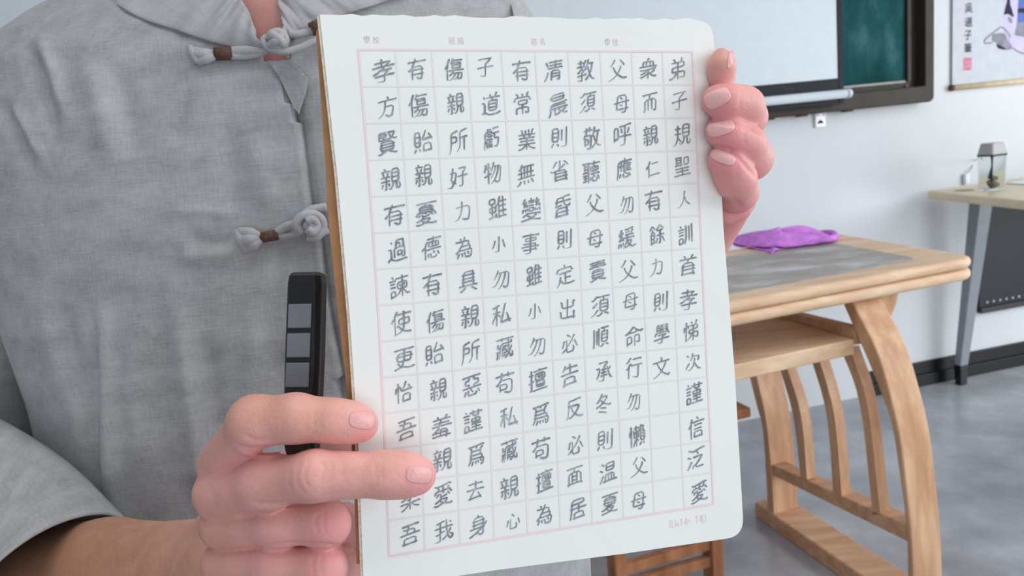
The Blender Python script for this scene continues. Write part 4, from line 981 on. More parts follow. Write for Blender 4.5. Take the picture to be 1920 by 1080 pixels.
def field_mesh(fn, lo, hi, h):
    lo, hi = np.array(lo, float), np.array(hi, float)
    n = np.ceil((hi-lo)/h).astype(int)+1
    B = 8
    nb = np.ceil(n/B).astype(int); n = nb*B
    cc = np.stack(np.meshgrid(*[np.arange(k) for k in nb], indexing='ij'), -1).reshape(-1, 3)
    dc = fn(lo+(cc*B+B/2)*h)
    D = np.empty(tuple(n), np.float32)
    D.reshape(nb[0], B, nb[1], B, nb[2], B)[:] = dc.reshape(tuple(nb))[:, None, :, None, :, None]
    near = cc[np.abs(dc) < B*h*1.15]
    g = np.stack(np.meshgrid(*[np.arange(B)]*3, indexing='ij'), -1).reshape(-1, 3)
    for s in range(0, len(near), 400):
        blk = near[s:s+400]
        I = (blk[:, None, :]*B+g[None]).reshape(-1, 3)
        D[I[:, 0], I[:, 1], I[:, 2]] = fn(lo+I*h)
    return surface_nets(D, lo, h)
def cone(P, a, b, ra, rb):                      # rounded cone between two points
    a, b = np.asarray(a), np.asarray(b); d = b-a
    t = np.clip((P-a) @ d/(d @ d), 0, 1)
    return np.linalg.norm(P-a-t[:, None]*d, axis=1)-(ra+(rb-ra)*t)
def ellip(P, c, axes, r):                       # ellipsoid, rows of axes are unit vectors
    q = (P-np.asarray(c)) @ np.asarray(axes).T; r = np.asarray(r)
    k0 = np.linalg.norm(q/r, axis=1); k1 = np.linalg.norm(q/(r*r), axis=1)
    return k0*(k0-1)/np.maximum(k1, 1e-9)
def smin(a, b, k):
    h = np.clip(0.5+0.5*(b-a)/k, 0, 1)
    return b+(a-b)*h-k*h*(1-h)
def J(x, y, d, rpx):                            # joint from pixel, depth and radius in pixels
    return P3(x, y, d), rpx*d/FPX
def chain_fn(js, k=0.004):
    def fn(P):
        D = None
        for (a, ra), (b, rb) in zip(js[:-1], js[1:]):
            c = cone(P, a, b, ra, rb); D = c if D is None else smin(D, c, k)
        return D
    return fn
def hand_fn(palm, fingers, kp=0.008, kf=0.0016, extra=None):
    def fn(P):
        base = None
        for f in palm:
            c = f(P); base = c if base is None else smin(base, c, 0.014)
        out = base
        for f in fingers:
            out = smin(out, smin(base, f(P), kp), kf)
        if extra: out = extra(P, out)
        return out
    return fn
def vnormals(V, F):
    a, b, c, d = (V[F[:, i]] for i in range(4))
    n = np.cross(c-a, d-b); N = np.zeros_like(V)
    for i in range(4): np.add.at(N, F[:, i], n)
    return N/(np.linalg.norm(N, axis=1)[:, None]+1e-12)
def cpx(V): return np.stack([V[:, 0]/V[:, 2]*FPX+960, V[:, 1]/V[:, 2]*FPX+540], 1)
def dist_poly(Q, pts):
    pts = np.asarray(pts, float); best = np.full(len(Q), 1e9); par = np.zeros(len(Q)); n = len(pts)-1
    for i in range(n):
        a, b = pts[i], pts[i+1]; d = b-a
        t = np.clip((Q-a) @ d/(d @ d+1e-9), 0, 1)
        e = np.linalg.norm(Q-a-t[:, None]*d, axis=1)
        m = e < best; best[m] = e[m]; par[m] = (i+t[m])/n
    return best, par
def smooth_mesh(V, F, it=2, lam=0.5):
    E = np.vstack([F[:, [i, (i+1) % 4]] for i in range(4)])
    for _ in range(it):
        S = np.zeros_like(V); c = np.zeros(len(V))
        np.add.at(S, E[:, 0], V[E[:, 1]]); np.add.at(c, E[:, 0], 1)
        np.add.at(S, E[:, 1], V[E[:, 0]]); np.add.at(c, E[:, 1], 1)
        V = V+lam*(S/np.maximum(c, 1)[:, None]-V)
    return V
def crease(V, N, lines):                        # wrinkles: polyline in the picture, width, depth; only on the side that is seen
    Q = cpx(V); facing = np.einsum('ij,ij->i', N, -V/np.linalg.norm(V, axis=1)[:, None]) > 0.05
    for pts, wd, dp in lines:
        lo = np.min(pts, 0)-4*wd; hi = np.max(pts, 0)+4*wd
        m = facing & (Q[:, 0] > lo[0]) & (Q[:, 0] < hi[0]) & (Q[:, 1] > lo[1]) & (Q[:, 1] < hi[1])
        if not m.any(): continue
        d, t = dist_poly(Q[m], crom(pts, 4) if len(pts) > 2 else pts)
        V[m] += N[m]*(dp*np.exp(-(d/wd)**2)*np.clip(np.minimum(t, 1-t)*6, 0.15, 1))[:, None]
    return V
def blobs(V, lst, base=0.0):                    # where the skin itself is redder
    Q = cpx(V); f = np.full(len(V), base)
    for x, y, r, a in lst: f = f+a*np.exp(-((Q[:, 0]-x)**2+(Q[:, 1]-y)**2)/(r*r))
    return f

# ---- the hand at the left edge of the notebook, seen over its knuckles
ix = [J(412, 872, .352, 42), J(478, 791, .324, 45), J(555, 784, .322, 41.5), J(625, 789, .324, 36.5), J(664, 793, .326, 32), J(681, 796, .327, 26)]
md = [J(415, 925, .352, 52), J(500, 905, .330, 48), J(592, 892, .317, 43), J(655, 891, .319, 37), J(722, 890, .321, 39), J(765, 890, .323, 36), J(785, 891, .325, 31)]
rg = [J(418, 985, .356, 44), J(520, 982, .338, 39), J(612, 981, .334, 39), J(644, 985, .368, 36), J(700, 990, .382, 33)]
pk = [J(420, 1056, .360, 43), J(520, 1058, .344, 39), J(608, 1062, .339, 39), J(640, 1064, .372, 35), J(690, 1060, .385, 31)]
th = [J(440, 985, .408, 44), J(490, 915, .402, 42), J(570, 872, .392, 38), J(650, 855, .388, 33), J(700, 850, .388, 28)]
RS = 1.062
def sc(lst, k): return [(p*k, r*k) for p, r in lst]
ix, md, rg, pk, th = (sc(c, RS) for c in (ix, md, rg, pk, th))
PALM_R = [([J(424, 890, .380, 34), J(430, 1060, .388, 42)]), ([J(350, 1088, .425, 78), J(434, 985, .388, 40)]),
        ([J(350, 1088, .425, 78), J(424, 1060, .378, 48)]), ([J(440, 985, .408, 44), J(480, 940, .395, 44)])]
ARM_R = ([J(352, 1082, .425, 94), J(200, 1085, .450, 106), J(40, 1115, .490, 118), J(-140, 1120, .540, 130)])
palm = [chain_fn(sc(c, RS)) for c in PALM_R]
arm = chain_fn(sc(ARM_R, RS))
rh = hand_fn(palm+[arm], [chain_fn(c, 0.007) for c in (ix, md, rg, pk, th)])
V, F = field_mesh(rh, P3(-420, 640, .50)*[1, 1, 0]+[0, 0, .29], np.array([-.010, .29, .64]), 0.0010)
V = smooth_mesh(V, F, 2, 0.5)
N = vnormals(V, F)
V = crease(V, N, [
    ([(566, 862), (556, 885), (560, 912), (578, 930)], 4, -0.00036), ([(582, 858), (573, 880), (574, 905), (592, 926)], 3.5, -0.00036),
    ([(600, 860), (608, 876), (602, 896), (588, 906)], 3.5, -0.00036), ([(614, 862), (620, 880), (612, 902), (598, 918)], 3.5, -0.0002),
    ([(588, 872), (600, 868), (606, 874)], 3, -0.0002), ([(545, 880), (540, 902), (548, 925)], 5, -0.0004),
    ([(706, 868), (704, 885), (708, 905)], 4, -0.0004), ([(716, 866), (714, 884), (718, 906)], 3.5, -0.0003), ([(640, 866), (642, 900)], 6, -0.0002),
    ([(592, 766), (588, 786), (592, 806)], 4, -0.0003), ([(602, 766), (599, 788), (603, 808)], 4, -0.0003),
    ([(438, 840), (470, 852), (505, 856), (532, 846)], 4, 0.0009), ([(436, 832), (468, 842), (510, 838)], 4, -0.0010), ([(455, 812), (480, 826), (520, 822)], 5, -0.0005),
    ([(388, 905), (400, 935), (396, 960)], 8, -0.0004), ([(470, 940), (510, 948), (550, 946)], 4, -0.0008), ([(410, 955), (450, 965), (520, 962)], 8, -0.0006),
    ([(598, 958), (592, 980), (598, 1004)], 4, -0.0004), ([(610, 956), (606, 980), (612, 1006)], 4, -0.0004), ([(590, 1040), (586, 1060), (590, 1080)], 4, -0.0004),
    ([(604, 1038), (600, 1060), (604, 1080)], 4, -0.0003), ([(420, 1010), (470, 1016), (530, 1010)], 6, -0.0004),
    ([(480, 948), (540, 944), (600, 940)], 4, -0.0008), ([(450, 1030), (540, 1020), (600, 1021), (645, 1026)], 4, -0.0010)])
fl = blobs(V, [(690, 800, 50, .30), (640, 820, 60, .12), (800, 900, 60, .34), (720, 900, 50, .12), (590, 890, 40, .14), (485, 775, 34, -.10), (480, 840, 60, .22), (395, 930, 46, .16),
               (630, 975, 55, .30), (620, 1060, 60, .30), (500, 990, 90, .14), (480, 1060, 90, .18), (425, 880, 50, .16), (200, 1040, 180, -.30), (0, 1060, 200, -.30)], 0.26)
body_parts = [(V, F, fl)]

# ---- the hand curled round the right edge, seen from the fingertips
thb = [J(1352, 106, .384, 14), J(1353, 124, .383, 20.5), J(1353, 148, .386, 16), J(1357, 180, .396, 15), J(1350, 260, .425, 30)]
f_ix = [J(1341, 187, .381, 24), J(1362, 193, .380, 31), J(1394, 201, .386, 34), J(1401, 220, .402, 32), J(1380, 236, .440, 32)]
f_md = [J(1346, 246, .382, 22), J(1367, 253, .381, 29), J(1397, 272, .387, 34), J(1408, 297, .405, 36), J(1380, 302, .440, 34)]
f_rg = [J(1349, 299, .384, 20), J(1367, 311, .383, 27), J(1380, 336, .388, 33), J(1382, 360, .403, 34), J(1358, 352, .440, 34)]
f_pk = [J(1358, 402, .414, 20), J(1378, 384, .416, 27), J(1366, 368, .440, 32)]
LS = 1.028
thb, f_ix, f_md, f_rg, f_pk = (sc(c, LS) for c in (thb, f_ix, f_md, f_rg, f_pk))
PALM_L = [([J(1372, 240, .440, 30), J(1352, 350, .445, 34)]), ([J(1345, 270, .440, 46), J(1328, 370, .455, 50)]),
      ([J(1384, 376, .430, 30), J(1330, 432, .455, 44)]), ([J(1335, 360, .455, 52), J(1290, 470, .480, 58)])]
larm = chain_fn(sc([J(1290, 470, .480, 56), J(1200, 700, .56, 70), J(1150, 900, .64, 80)], LS))
lp = [chain_fn(sc(c, LS)) for c in PALM_L]
lh = hand_fn(lp+[larm], [chain_fn(c, 0.007) for c in (thb, f_ix, f_md, f_rg, f_pk)], 0.006, 0.0012)
V, F = field_mesh(lh, np.array([.06, -.165, .36]), np.array([.165, .21, .72]), 0.0010)
V = smooth_mesh(V, F, 2, 0.5)
N = vnormals(V, F)
V = crease(V, N, [([(1392, 172), (1386, 190), (1390, 212)], 4, -.0003), ([(1400, 238), (1394, 256), (1398, 276)], 4, -.0003), ([(1386, 302), (1380, 322), (1384, 342)], 4, -.0003),
                  ([(1325, 222), (1360, 230), (1395, 236), (1430, 252)], 4, -.0013), ([(1332, 274), (1370, 282), (1395, 306), (1420, 336)], 4, -.0013),
                  ([(1352, 340), (1375, 372), (1392, 394)], 5, -.0006)])
fl = blobs(V, [(1340, 190, 40, .30), (1340, 250, 40, .30), (1345, 305, 40, .30), (1352, 120, 34, -.22), (1400, 225, 30, .1), (1410, 300, 40, .1), (1390, 400, 50, .25)], 0.50)
body_parts.append((V, F, fl))

# ---- head, neck and trunk under the shirt
UPC = CAM @ UP                                  # up, in camera space
RTC = np.array([1.0, 0, 0]) - UPC*UPC[0]; RTC /= np.linalg.norm(RTC)
FWC = np.cross(RTC, UPC)
if FWC[2] > 0: FWC = -FWC                       # towards the camera
pit = P3(503, 118, .577)
def off(r, f, u): return pit+RTC*r+FWC*f+UPC*u
hc = off(-.005, -.045, .225)
def head_fn(P):
    AX = np.array([RTC, FWC, UPC])
    D = ellip(P, hc+UPC*.03-FWC*.012, AX, (.074, .092, .088))
    D = smin(D, ellip(P, hc-UPC*.045+FWC*.026, AX, (.056, .062, .066)), .03)
    D = smin(D, cone(P, hc+FWC*.075+UPC*.010, hc+FWC*.100-UPC*.026, .009, .013), .012)
    for s in (-1, 1):
        D = smin(D, ellip(P, hc+RTC*.077*s-FWC*.005, AX, (.010, .020, .031)), .008)
        D = -smin(-D, ellip(P, hc+RTC*.031*s+FWC*.093+UPC*.014, AX, (.017, .012, .010)), .008)
        D = smin(D, ellip(P, hc+RTC*.031*s+FWC*.072+UPC*.012, AX, (.014, .012, .010)), .004)
    D = smin(D, ellip(P, hc+FWC*.083-UPC*.056, AX, (.024, .010, .006)), .006)
    D = smin(D, ellip(P, hc+FWC*.081-UPC*.067, AX, (.021, .011, .006)), .005)
    D = smin(D, cone(P, hc-UPC*.05-FWC*.015, off(0, -.070, -.02), .055, .058), .03)
    D = smin(D, cone(P, off(-.10, -.10, -.03), off(.10, -.10, -.03), .052, .052), .05)
    D = smin(D, ellip(P, off(0, -.075, -.09), AX, (.13, .068, .14)), .05)
    D = smin(D, cone(P, off(0, -.12, -.15), off(.03, -.13, -.42), .10, .11), .05)
    for s in (-1, 1):
        D = smin(D, cone(P, off(.05*s, -.020, -.012), off(.12*s, -.045, .005), .011, .010), .012)
    for s in (-1, 1):
        D = smin(D, cone(P, off(.03*s, -.03, .06), off(.008*s, -.014, .0), .012, .009), .012)
    return D
V, F = field_mesh(head_fn, pit+np.array([-.26, -.42, -.21]), pit+np.array([.26, .52, .32]), 0.0036)
V = smooth_mesh(V, F, 2, 0.5)
body_parts.append((V, F, np.full(len(V), .42)))

PERSON = thing('person', (W(pit)[0], W(pit)[1]+0.12, 0), 'person in a grey linen shirt with knotted buttons holding up the notebook', 'person')
vs, fs, fl = [], [], []
n = 0
for V, F, f in body_parts:
    vs.append(W(V)); fs.append(F+n); fl.append(f); n += len(V)
vs = np.vstack(vs); fs = np.vstack(fs); fl = np.concatenate(fl)
def fast_mesh(name, V, F, mat, parent):
    me = bpy.data.meshes.new(name)
    me.vertices.add(len(V)); me.vertices.foreach_set('co', np.asarray(V, np.float32).ravel())
    k = F.shape[1]
    me.loops.add(F.size); me.loops.foreach_set('vertex_index', np.asarray(F, np.int32).ravel())
    me.polygons.add(len(F)); me.polygons.foreach_set('loop_start', np.arange(0, F.size, k, dtype=np.int32))
    me.polygons.foreach_set('use_smooth', np.ones(len(F), bool))
    me.materials.append(mat); me.update(calc_edges=True); me.validate()
    o = bpy.data.objects.new(name, me); COL.objects.link(o); o.parent = parent
    return o
body = fast_mesh('body', vs, fs, M['skin'], PERSON)
at = body.data.attributes.new('flush', 'FLOAT', 'POINT'); at.data.foreach_set('value', fl.astype(np.float32))

# ---- fingernails, laid on the finger under them
def nail(V, F, cx_, cy_, ax_, half_l, half_w, bulge=0.0009):
    N = vnormals(V, F); Q = cpx(V)
    ax_ = np.array(ax_, float); ax_ /= np.hypot(*ax_); bx = np.array([-ax_[1], ax_[0]])
    m = (np.hypot(Q[:, 0]-cx_, Q[:, 1]-cy_) < half_l*2.2) & (np.einsum('ij,ij->i', N, -V) > 0)
    zmin = V[m, 2].min(); m &= V[:, 2] < zmin+0.016
    Vs, Ns, Qs = V[m], N[m], Q[m]
    R_, C_ = 9, 24; grid = []
    for i in range(R_+1):
        r = i/R_
        for k in range(C_):
            a = 2*math.pi*k/C_; c, s_ = math.cos(a), math.sin(a)
            e = 0.62
            u = r*math.copysign(abs(c)**e, c); w = r*math.copysign(abs(s_)**e, s_)
            q = np.array([cx_, cy_])+ax_*u*half_l+bx*w*half_w*(1-0.10*max(0, -u))
            d = np.hypot(*(Qs-q).T); j = np.argsort(d)[:5]; wt = 1/(d[j]+0.6)
            p = (Vs[j]*wt[:, None]).sum(0)/wt.sum(); n_ = (Ns[j]*wt[:, None]).sum(0); n_ /= np.linalg.norm(n_)
            p = P3(q[0], q[1], p[2])
            grid.append((p+n_*((0.00035 if cx_ > 960 else 0.00012)+bulge*0.25*(1-r*r)), n_))
            if i == 0: break
    vt_ = [W(g_[0]) for g_ in grid]; m_ = len(vt_); vt_ += [W(g_[0]-g_[1]*0.0009) for g_ in grid]
    f = []
    for k in range(C_):
        k2 = (k+1) % C_
        f += [(0, 1+k, 1+k2), (m_, m_+1+k2, m_+1+k)]
        for i in range(R_-1):
            a0, a1, b0, b1 = 1+i*C_+k, 1+i*C_+k2, 1+(i+1)*C_+k, 1+(i+1)*C_+k2
            f += [(a0, b0, b1, a1), (m_+a0, m_+a1, m_+b1, m_+b0)]
        o0, o1_ = 1+(R_-1)*C_+k, 1+(R_-1)*C_+k2
        f.append((o0, m_+o0, m_+o1_, o1_))
    o = mesh_obj('fingernail', vt_, f, (M['nail_dull'] if cx_ < 960 else M['nail']), body, True); fix_normals(o)
    return o
for hand, lst in ((body_parts[0], [(679, 788, (1, .10), 25, 17), (786, 890, (1, .06), 25, 17)]),
                  (body_parts[1], [(1345, 184, (-.86, .42), 25, 16), (1351, 241, (-.93, .25), 26, 13), (1355, 295, (-.88, -.38), 24, 11), (1369, 112, (.18, -.98), 17, 4.5)])):
    for q in lst: nail(hand[0], hand[1], *q)

# ---- hair
def hair_fn(P):
    AX = np.array([RTC, FWC, UPC])
    D = ellip(P, hc+UPC*.036-FWC*.020, AX, (.084, .098, .092))
    cut = (P-(hc+FWC*.062+UPC*.050)) @ (FWC*.75-UPC*.66)
    D = np.maximum(D, cut)
    D = np.maximum(D, -((P-hc) @ UPC+.055))
    return D
V, F = field_mesh(hair_fn, pit+np.array([-.2, -.5, -.16]), pit+np.array([.2, .02, .3]), 0.004)
fast_mesh('hair', W(smooth_mesh(V, F, 2)), F, M['hair'], PERSON)

# ---- shirt: trunk rings laid out in the picture at the body's own distance
def lerp_rows(rows, y):
    R = np.array(rows, float); return [np.interp(y, R[:, 0], R[:, k]) for k in range(1, R.shape[1])]
ROWS = [   # y, left, right, depth of centre, half depth
    (-150, 330, 620, .640, .060), (-105, 285, 690, .645, .066), (-60, 190, 810, .650, .074), (-20, 105, 905, .652, .082), (10, 42, 945, .655, .087), (40, -12, 985, .657, .092), (90, -60, 1010, .660, .100),
    (200, -60, 1040, .665, .112), (350, -40, 1060, .672, .122), (530, -2, 1075, .680, .128), (650, 46, 1082, .685, .130), (850, 104, 1095, .694, .132), (1000, 150, 1102, .702, .134), (1200, 205, 1112, .712, .138), (1500, 230, 1118, .735, .145), (1620, 232, 1120, .745, .146)]
YS = np.concatenate([np.linspace(-150, 60, 60), np.linspace(64, 1080, 300), np.linspace(1090, 1620, 40)])
NA = 560
PHI = math.radians(13)
RV = RTC*math.cos(PHI) - FWC*math.sin(PHI)*(1 if True else 0)
FV = FWC*math.cos(PHI) + RTC*math.sin(PHI)
ang = 2*np.pi*np.arange(NA)/NA                  # 0 = right side of the picture, pi/2 = front
# more points on the front
ang = ang - 0.45*np.sin(2*(ang-np.pi/2))*0.0
Vt, UVt = [], []
for y in YS:
    l, r, dc, bb = lerp_rows(ROWS, y)
    ca, sa = np.cos(ang), np.sin(ang); ex = 0.86
    L_, R_ = l, r
    for _ in range(5):                          # settle the ring so that its outline has the traced width
        a = (R_-L_)/2*dc/FPX
        c = P3((L_+R_)/2, y, dc)
        X = a*np.sign(ca)*np.abs(ca)**ex; Y = bb*np.sign(sa)*np.abs(sa)**ex
        Y = np.where(sa > 0, Y*1.0, Y*0.9)
        ring_ = c+X[:, None]*RV+Y[:, None]*FV
        qx = cpx(ring_)[:, 0]
        L_ += (l-qx.min())*0.9; R_ += (r-qx.max())*0.9
    Vt.append(ring_)
    UVt.append(np.stack([ang*0.17, np.full(NA, -y*0.00042)], 1))
nr = len(YS)
Vt = np.vstack(Vt); UVt = np.vstack(UVt)
idx = np.arange(nr*NA).reshape(nr, NA)
Ft = np.stack([idx[:-1], idx[1:], np.roll(idx, -1, 1)[1:], np.roll(idx, -1, 1)[:-1]], -1).reshape(-1, 4)
Nt = vnormals(Vt, Ft)
if np.einsum('ij,ij->i', Nt, Vt-Vt.mean(0)).mean() < 0: Nt = -Nt; Ft = Ft[:, ::-1]
frontm = np.tile(np.sin(ang) > -0.05, nr)
Q = cpx(Vt)
disp = np.zeros(len(Vt))
def fold(pts, w, dp, ends=0.25):
    global disp
    d, t = dist_poly(Q, crom(pts, 6) if len(pts) > 2 else np.array(pts, float))
    disp += np.where(frontm, (1.4 if w > 6 else 1.0)*dp*np.exp(-(d/w)**2)*np.clip(np.minimum(t, 1-t)/ends, 0.0, 1), 0)
# soft drapery
for pts, w, dp in [
    ([(40, 70), (70, 130), (90, 200), (100, 280)], 14, -.004), ([(70, 60), (100, 140), (125, 230)], 12, .003), ([(0, 180), (20, 230), (45, 275), (60, 330)], 14, -.005), ([(20, 190), (50, 250), (75, 300)], 12, .003),
    ([(150, 90), (190, 200), (210, 330)], 26, .003), ([(215, 110), (235, 200), (250, 300)], 24, -.002),
    ([(190, 560), (200, 700), (205, 850), (215, 985)], 17, .005), ([(170, 560), (176, 700), (178, 850), (190, 985)], 16, -.0045), ([(330, 560), (350, 700), (372, 850), (392, 985)], 20, .004), ([(385, 620), (400, 740), (420, 860)], 18, -.004),
    ([(60, 560), (110, 680), (150, 800), (190, 930)], 24, .003), ([(110, 560), (140, 680), (160, 760)], 18, -.003), ([(240, 600), (255, 760), (262, 900)], 24, .002), ([(290, 500), (300, 700), (320, 900)], 20, -.002),
    ([(330, 440), (400, 455), (440, 450)], 14, -.0018), ([(330, 490), (390, 478), (460, 468)], 16, .0018), ([(300, 400), (380, 395), (450, 400)], 12, .0012), ([(420, 180), (430, 300), (440, 420)], 24, -.0018), ([(470, 240), (490, 340), (520, 410)], 22, .0018),
    ([(640, 450), (630, 520), (650, 640)], 20, .003), ([(520, 640), (540, 720), (560, 800)], 26, -.004), ([(480, 560), (470, 700), (450, 800)], 20, .003)]:
    fold(pts, w, dp)
rngn = np.random.RandomState(4)
for k in range(26):                             # small uneven puckers of the weave
    x0, y0 = rngn.uniform(0, 560), rngn.uniform(60, 900); ln = rngn.uniform(50, 130); a = rngn.uniform(1.2, 1.9)
    fold([(x0, y0), (x0+ln*math.cos(a)*.5+rngn.uniform(-6, 6), y0+ln*.5), (x0+ln*math.cos(a), y0+ln)], rngn.uniform(7, 15), rngn.uniform(-.0011, .0011))
# front edge of the closed side, its stitch line, and the gap behind it
EDGE = crom([(506, 120), (528, 150), (548, 205), (562, 240), (572, 310), (582, 385), (598, 455), (615, 560), (634, 690), (655, 830), (690, 1080), (730, 1400)], 8)
dE, tE = dist_poly(Q, EDGE)
ed_x = np.interp(Q[:, 1], EDGE[:, 1], EDGE[:, 0])
inside = Q[:, 0] > ed_x
lowf = np.clip((Q[:, 1]-110)/60, 0, 1)
disp += np.where(frontm & inside, -.0065*np.exp(-(Q[:, 0]-ed_x)/34.0)*lowf, 0)
disp += np.where(frontm & ~inside, .0012*np.exp(-((ed_x-Q[:, 0])/9.0)**2)*lowf, 0)
disp += np.where(frontm & inside, -.007*np.exp(-((Q[:, 0]-ed_x-5)/6.0)**2)*lowf, 0)
fold([(503, 122), (508, 160), (515, 215), (522, 290), (532, 380), (552, 470), (575, 600)], 2.8, -.0015, .05)
# shoulder seam at the far left and the seam under the collar
fold([(-60, 100), (0, 50), (40, 24), (80, -2)], 4, .0014, .05); fold([(-60, 92), (0, 43), (40, 17), (80, -9)], 4, -.0010, .05)
COLLAR = crom([(150, -40), (205, 0), (262, 34), (330, 57), (385, 76), (440, 90), (500, 102)], 6)
fold(COLLAR[::3].tolist(), 4.5, -.0016, .04)
Vt = Vt + Nt*disp[:, None]
# neckline: drop the faces inside the collar and the throat opening
def in_poly(Q, P):
    P = np.asarray(P); x, y = Q[:, 0], Q[:, 1]; c = np.zeros(len(Q), bool); j = len(P)-1
    for i in range(len(P)):
        xi, yi = P[i]; xj, yj = P[j]
        m = ((yi > y) != (yj > y)) & (x < (xj-xi)*(y-yi)/((yj-yi)+1e-9)+xi); c ^= m; j = i
    return c
NECK = [(150, -48), (205, -6), (262, 28), (330, 51), (385, 70), (440, 84), (496, 98), (500, 113), (538, 113), (541, 70), (556, 50), (590, 34), (660, 12), (760, -22), (860, -60), (860, -400), (150, -400)]
cen = Q[Ft].mean(1)
top = cen[:, 1] < -100
kill = (in_poly(cen, NECK) & frontm[Ft[:, 0]]) | top
Ft = Ft[~kill]

def tube_rings(rings, n_u, n_v, uvs=(0.25, 0.4)):
    # rings: centre, vector A (towards the top), vector B (towards the viewer); smooth along the length
    R = np.array([np.concatenate(r) for r in rings], float); C = crom(R, n_v)
    t = 2*np.pi*np.arange(n_u)/n_u
    V = (C[:, None, 0:3]+np.cos(t)[None, :, None]*C[:, None, 3:6]+np.sin(t)[None, :, None]*C[:, None, 6:9])
    k = len(C); UV = np.stack(np.meshgrid(np.linspace(0, uvs[1], k), np.linspace(0, uvs[0], n_u), indexing='ij')[::-1], -1).reshape(-1, 2)
    I = np.arange(k*n_u).reshape(k, n_u)
    F = np.stack([I[:-1], np.roll(I, -1, 1)[:-1], np.roll(I, -1, 1)[1:], I[1:]], -1).reshape(-1, 4)
    return V.reshape(-1, 3), F, UV, I
def ring(c, top, near): c, top, near = P3(*c), P3(*top), P3(*near); return (c, top-c, near-c)
# sleeve of the arm at the left: upper arm, then the wide lower part open round the forearm
UA = [ring((170, 150, .66), (190, 90, .665), (130, 170, .62)), ring((60, 190, .68), (85, 100, .68), (0, 200, .61)), ring((-60, 260, .70), (50, 245, .70), (-80, 270, .60)), ring((-70, 480, .70), (60, 470, .70), (-90, 490, .60)),
      ring((-90, 700, .69), (110, 690, .70), (-120, 720, .58)), ring((-120, 900, .68), (150, 880, .70), (-200, 930, .56)), ring((-260, 1060, .62), (-180, 960, .64), (-280, 1090, .53))]
UA = [tuple(v_*1.05 for v_ in r_) for r_ in UA]
V1, F1, UV1, I1 = tube_rings(UA, 72, 16)
LO = [ring((-392, 985, .575), (-391, 975, .576), (-393, 988, .572)), ring((-380, 985, .573), (-370, 800, .582), (-400, 1010, .51)), ring((-330, 985, .57), (-300, 690, .59), (-380, 1040, .46)), ring((-210, 1000, .55), (-160, 718, .57), (-280, 1080, .44)), ring((-80, 1030, .525), (-10, 782, .545), (-150, 1110, .42)),
      ring((40, 1075, .500), (112, 862, .515), (-90, 1130, .40)), ring((120, 1105, .482), (205, 964, .492), (-62, 1120, .385))]
LO = [tuple(v_*1.05 for v_ in r_) for r_ in LO]
V2, F2, UV2, I2 = tube_rings(LO, 120, 22)
# a shallow fold and a turned hem on the lower sleeve
N2 = vnormals(V2, F2)
if np.einsum('ij,ij->i', N2, V2-V2.mean(0)).mean() < 0: N2 = -N2; F2 = F2[:, ::-1]
Q2 = cpx(V2)
for pts, w, dp in [([(0, 930), (60, 925), (130, 905)], 16, -.003), ([(0, 960), (70, 958), (150, 930)], 16, .002), ([(20, 850), (60, 880), (110, 900)], 16, .002), ([(-40, 820), (30, 850), (100, 880)], 12, -.0015)]:
    d, t = dist_poly(Q2, pts); V2 = V2+N2*(dp*np.exp(-(d/w)**2))[:, None]
# other sleeve, mostly behind the notebook
RA = [ring((925, 70, .67), (945, -10, .67), (960, 90, .62)), ring((985, 300, .675), (1045, 290, .67), (985, 300, .60)), ring((1000, 560, .67), (1065, 560, .67), (1000, 560, .59)), ring((1030, 780, .655), (1075, 800, .66), (1020, 770, .58)),
      ring((1080, 880, .640), (1100, 960, .66), (1050, 800, .60)), ring((1130, 830, .60), (1180, 890, .61), (1090, 770, .59))]
V3, F3, UV3, I3 = tube_rings(RA, 60, 14)
vs = np.vstack([Vt, V1, V2, V3]); uv = np.vstack([UVt, UV1, UV2, UV3])
o1, o2, o3 = len(Vt), len(Vt)+len(V1), len(Vt)+len(V1)+len(V2)
fs = np.vstack([Ft, F1+o1, F2+o2, F3+o3])
shirt = fast_mesh('shirt', W(vs), fs, M['linen'], PERSON)
ul = shirt.data.uv_layers.new(name='weave')
li = np.zeros(len(shirt.data.loops), np.int32); shirt.data.loops.foreach_get('vertex_index', li)
ul.data.foreach_set('uv', uv[li].astype(np.float32).ravel())
bm = bmesh.new(); bm.from_mesh(shirt.data)
bmesh.ops.delete(bm, geom=[v for v in bm.verts if not v.link_faces], context='VERTS')
bmesh.ops.recalc_face_normals(bm, faces=bm.faces); bm.to_mesh(shirt.data); bm.free()
sm = shirt.modifiers.new('cloth', 'SOLIDIFY'); sm.thickness = 0.0012; sm.offset = -1

def front_pt(x, y, lift=0.0, nb_=50):                   # point of the trunk's front under a pixel
    d = np.hypot(Q[:, 0]-x, Q[:, 1]-y); d[~frontm] = 1e9
    k = np.argpartition(d, nb_)[:nb_]; w = 1/(d[k]+2.0)
    z = (Vt[k, 2]*w).sum()/w.sum()
    p = P3(x, y, z)
    return p-p/np.linalg.norm(p)*lift
def uv_from(o, pts2, scale):
    ul = o.data.uv_layers.new(name='weave')
    for lp in o.data.loops: ul.data[lp.index].uv = tuple(np.asarray(pts2[lp.vertex_index])*scale)
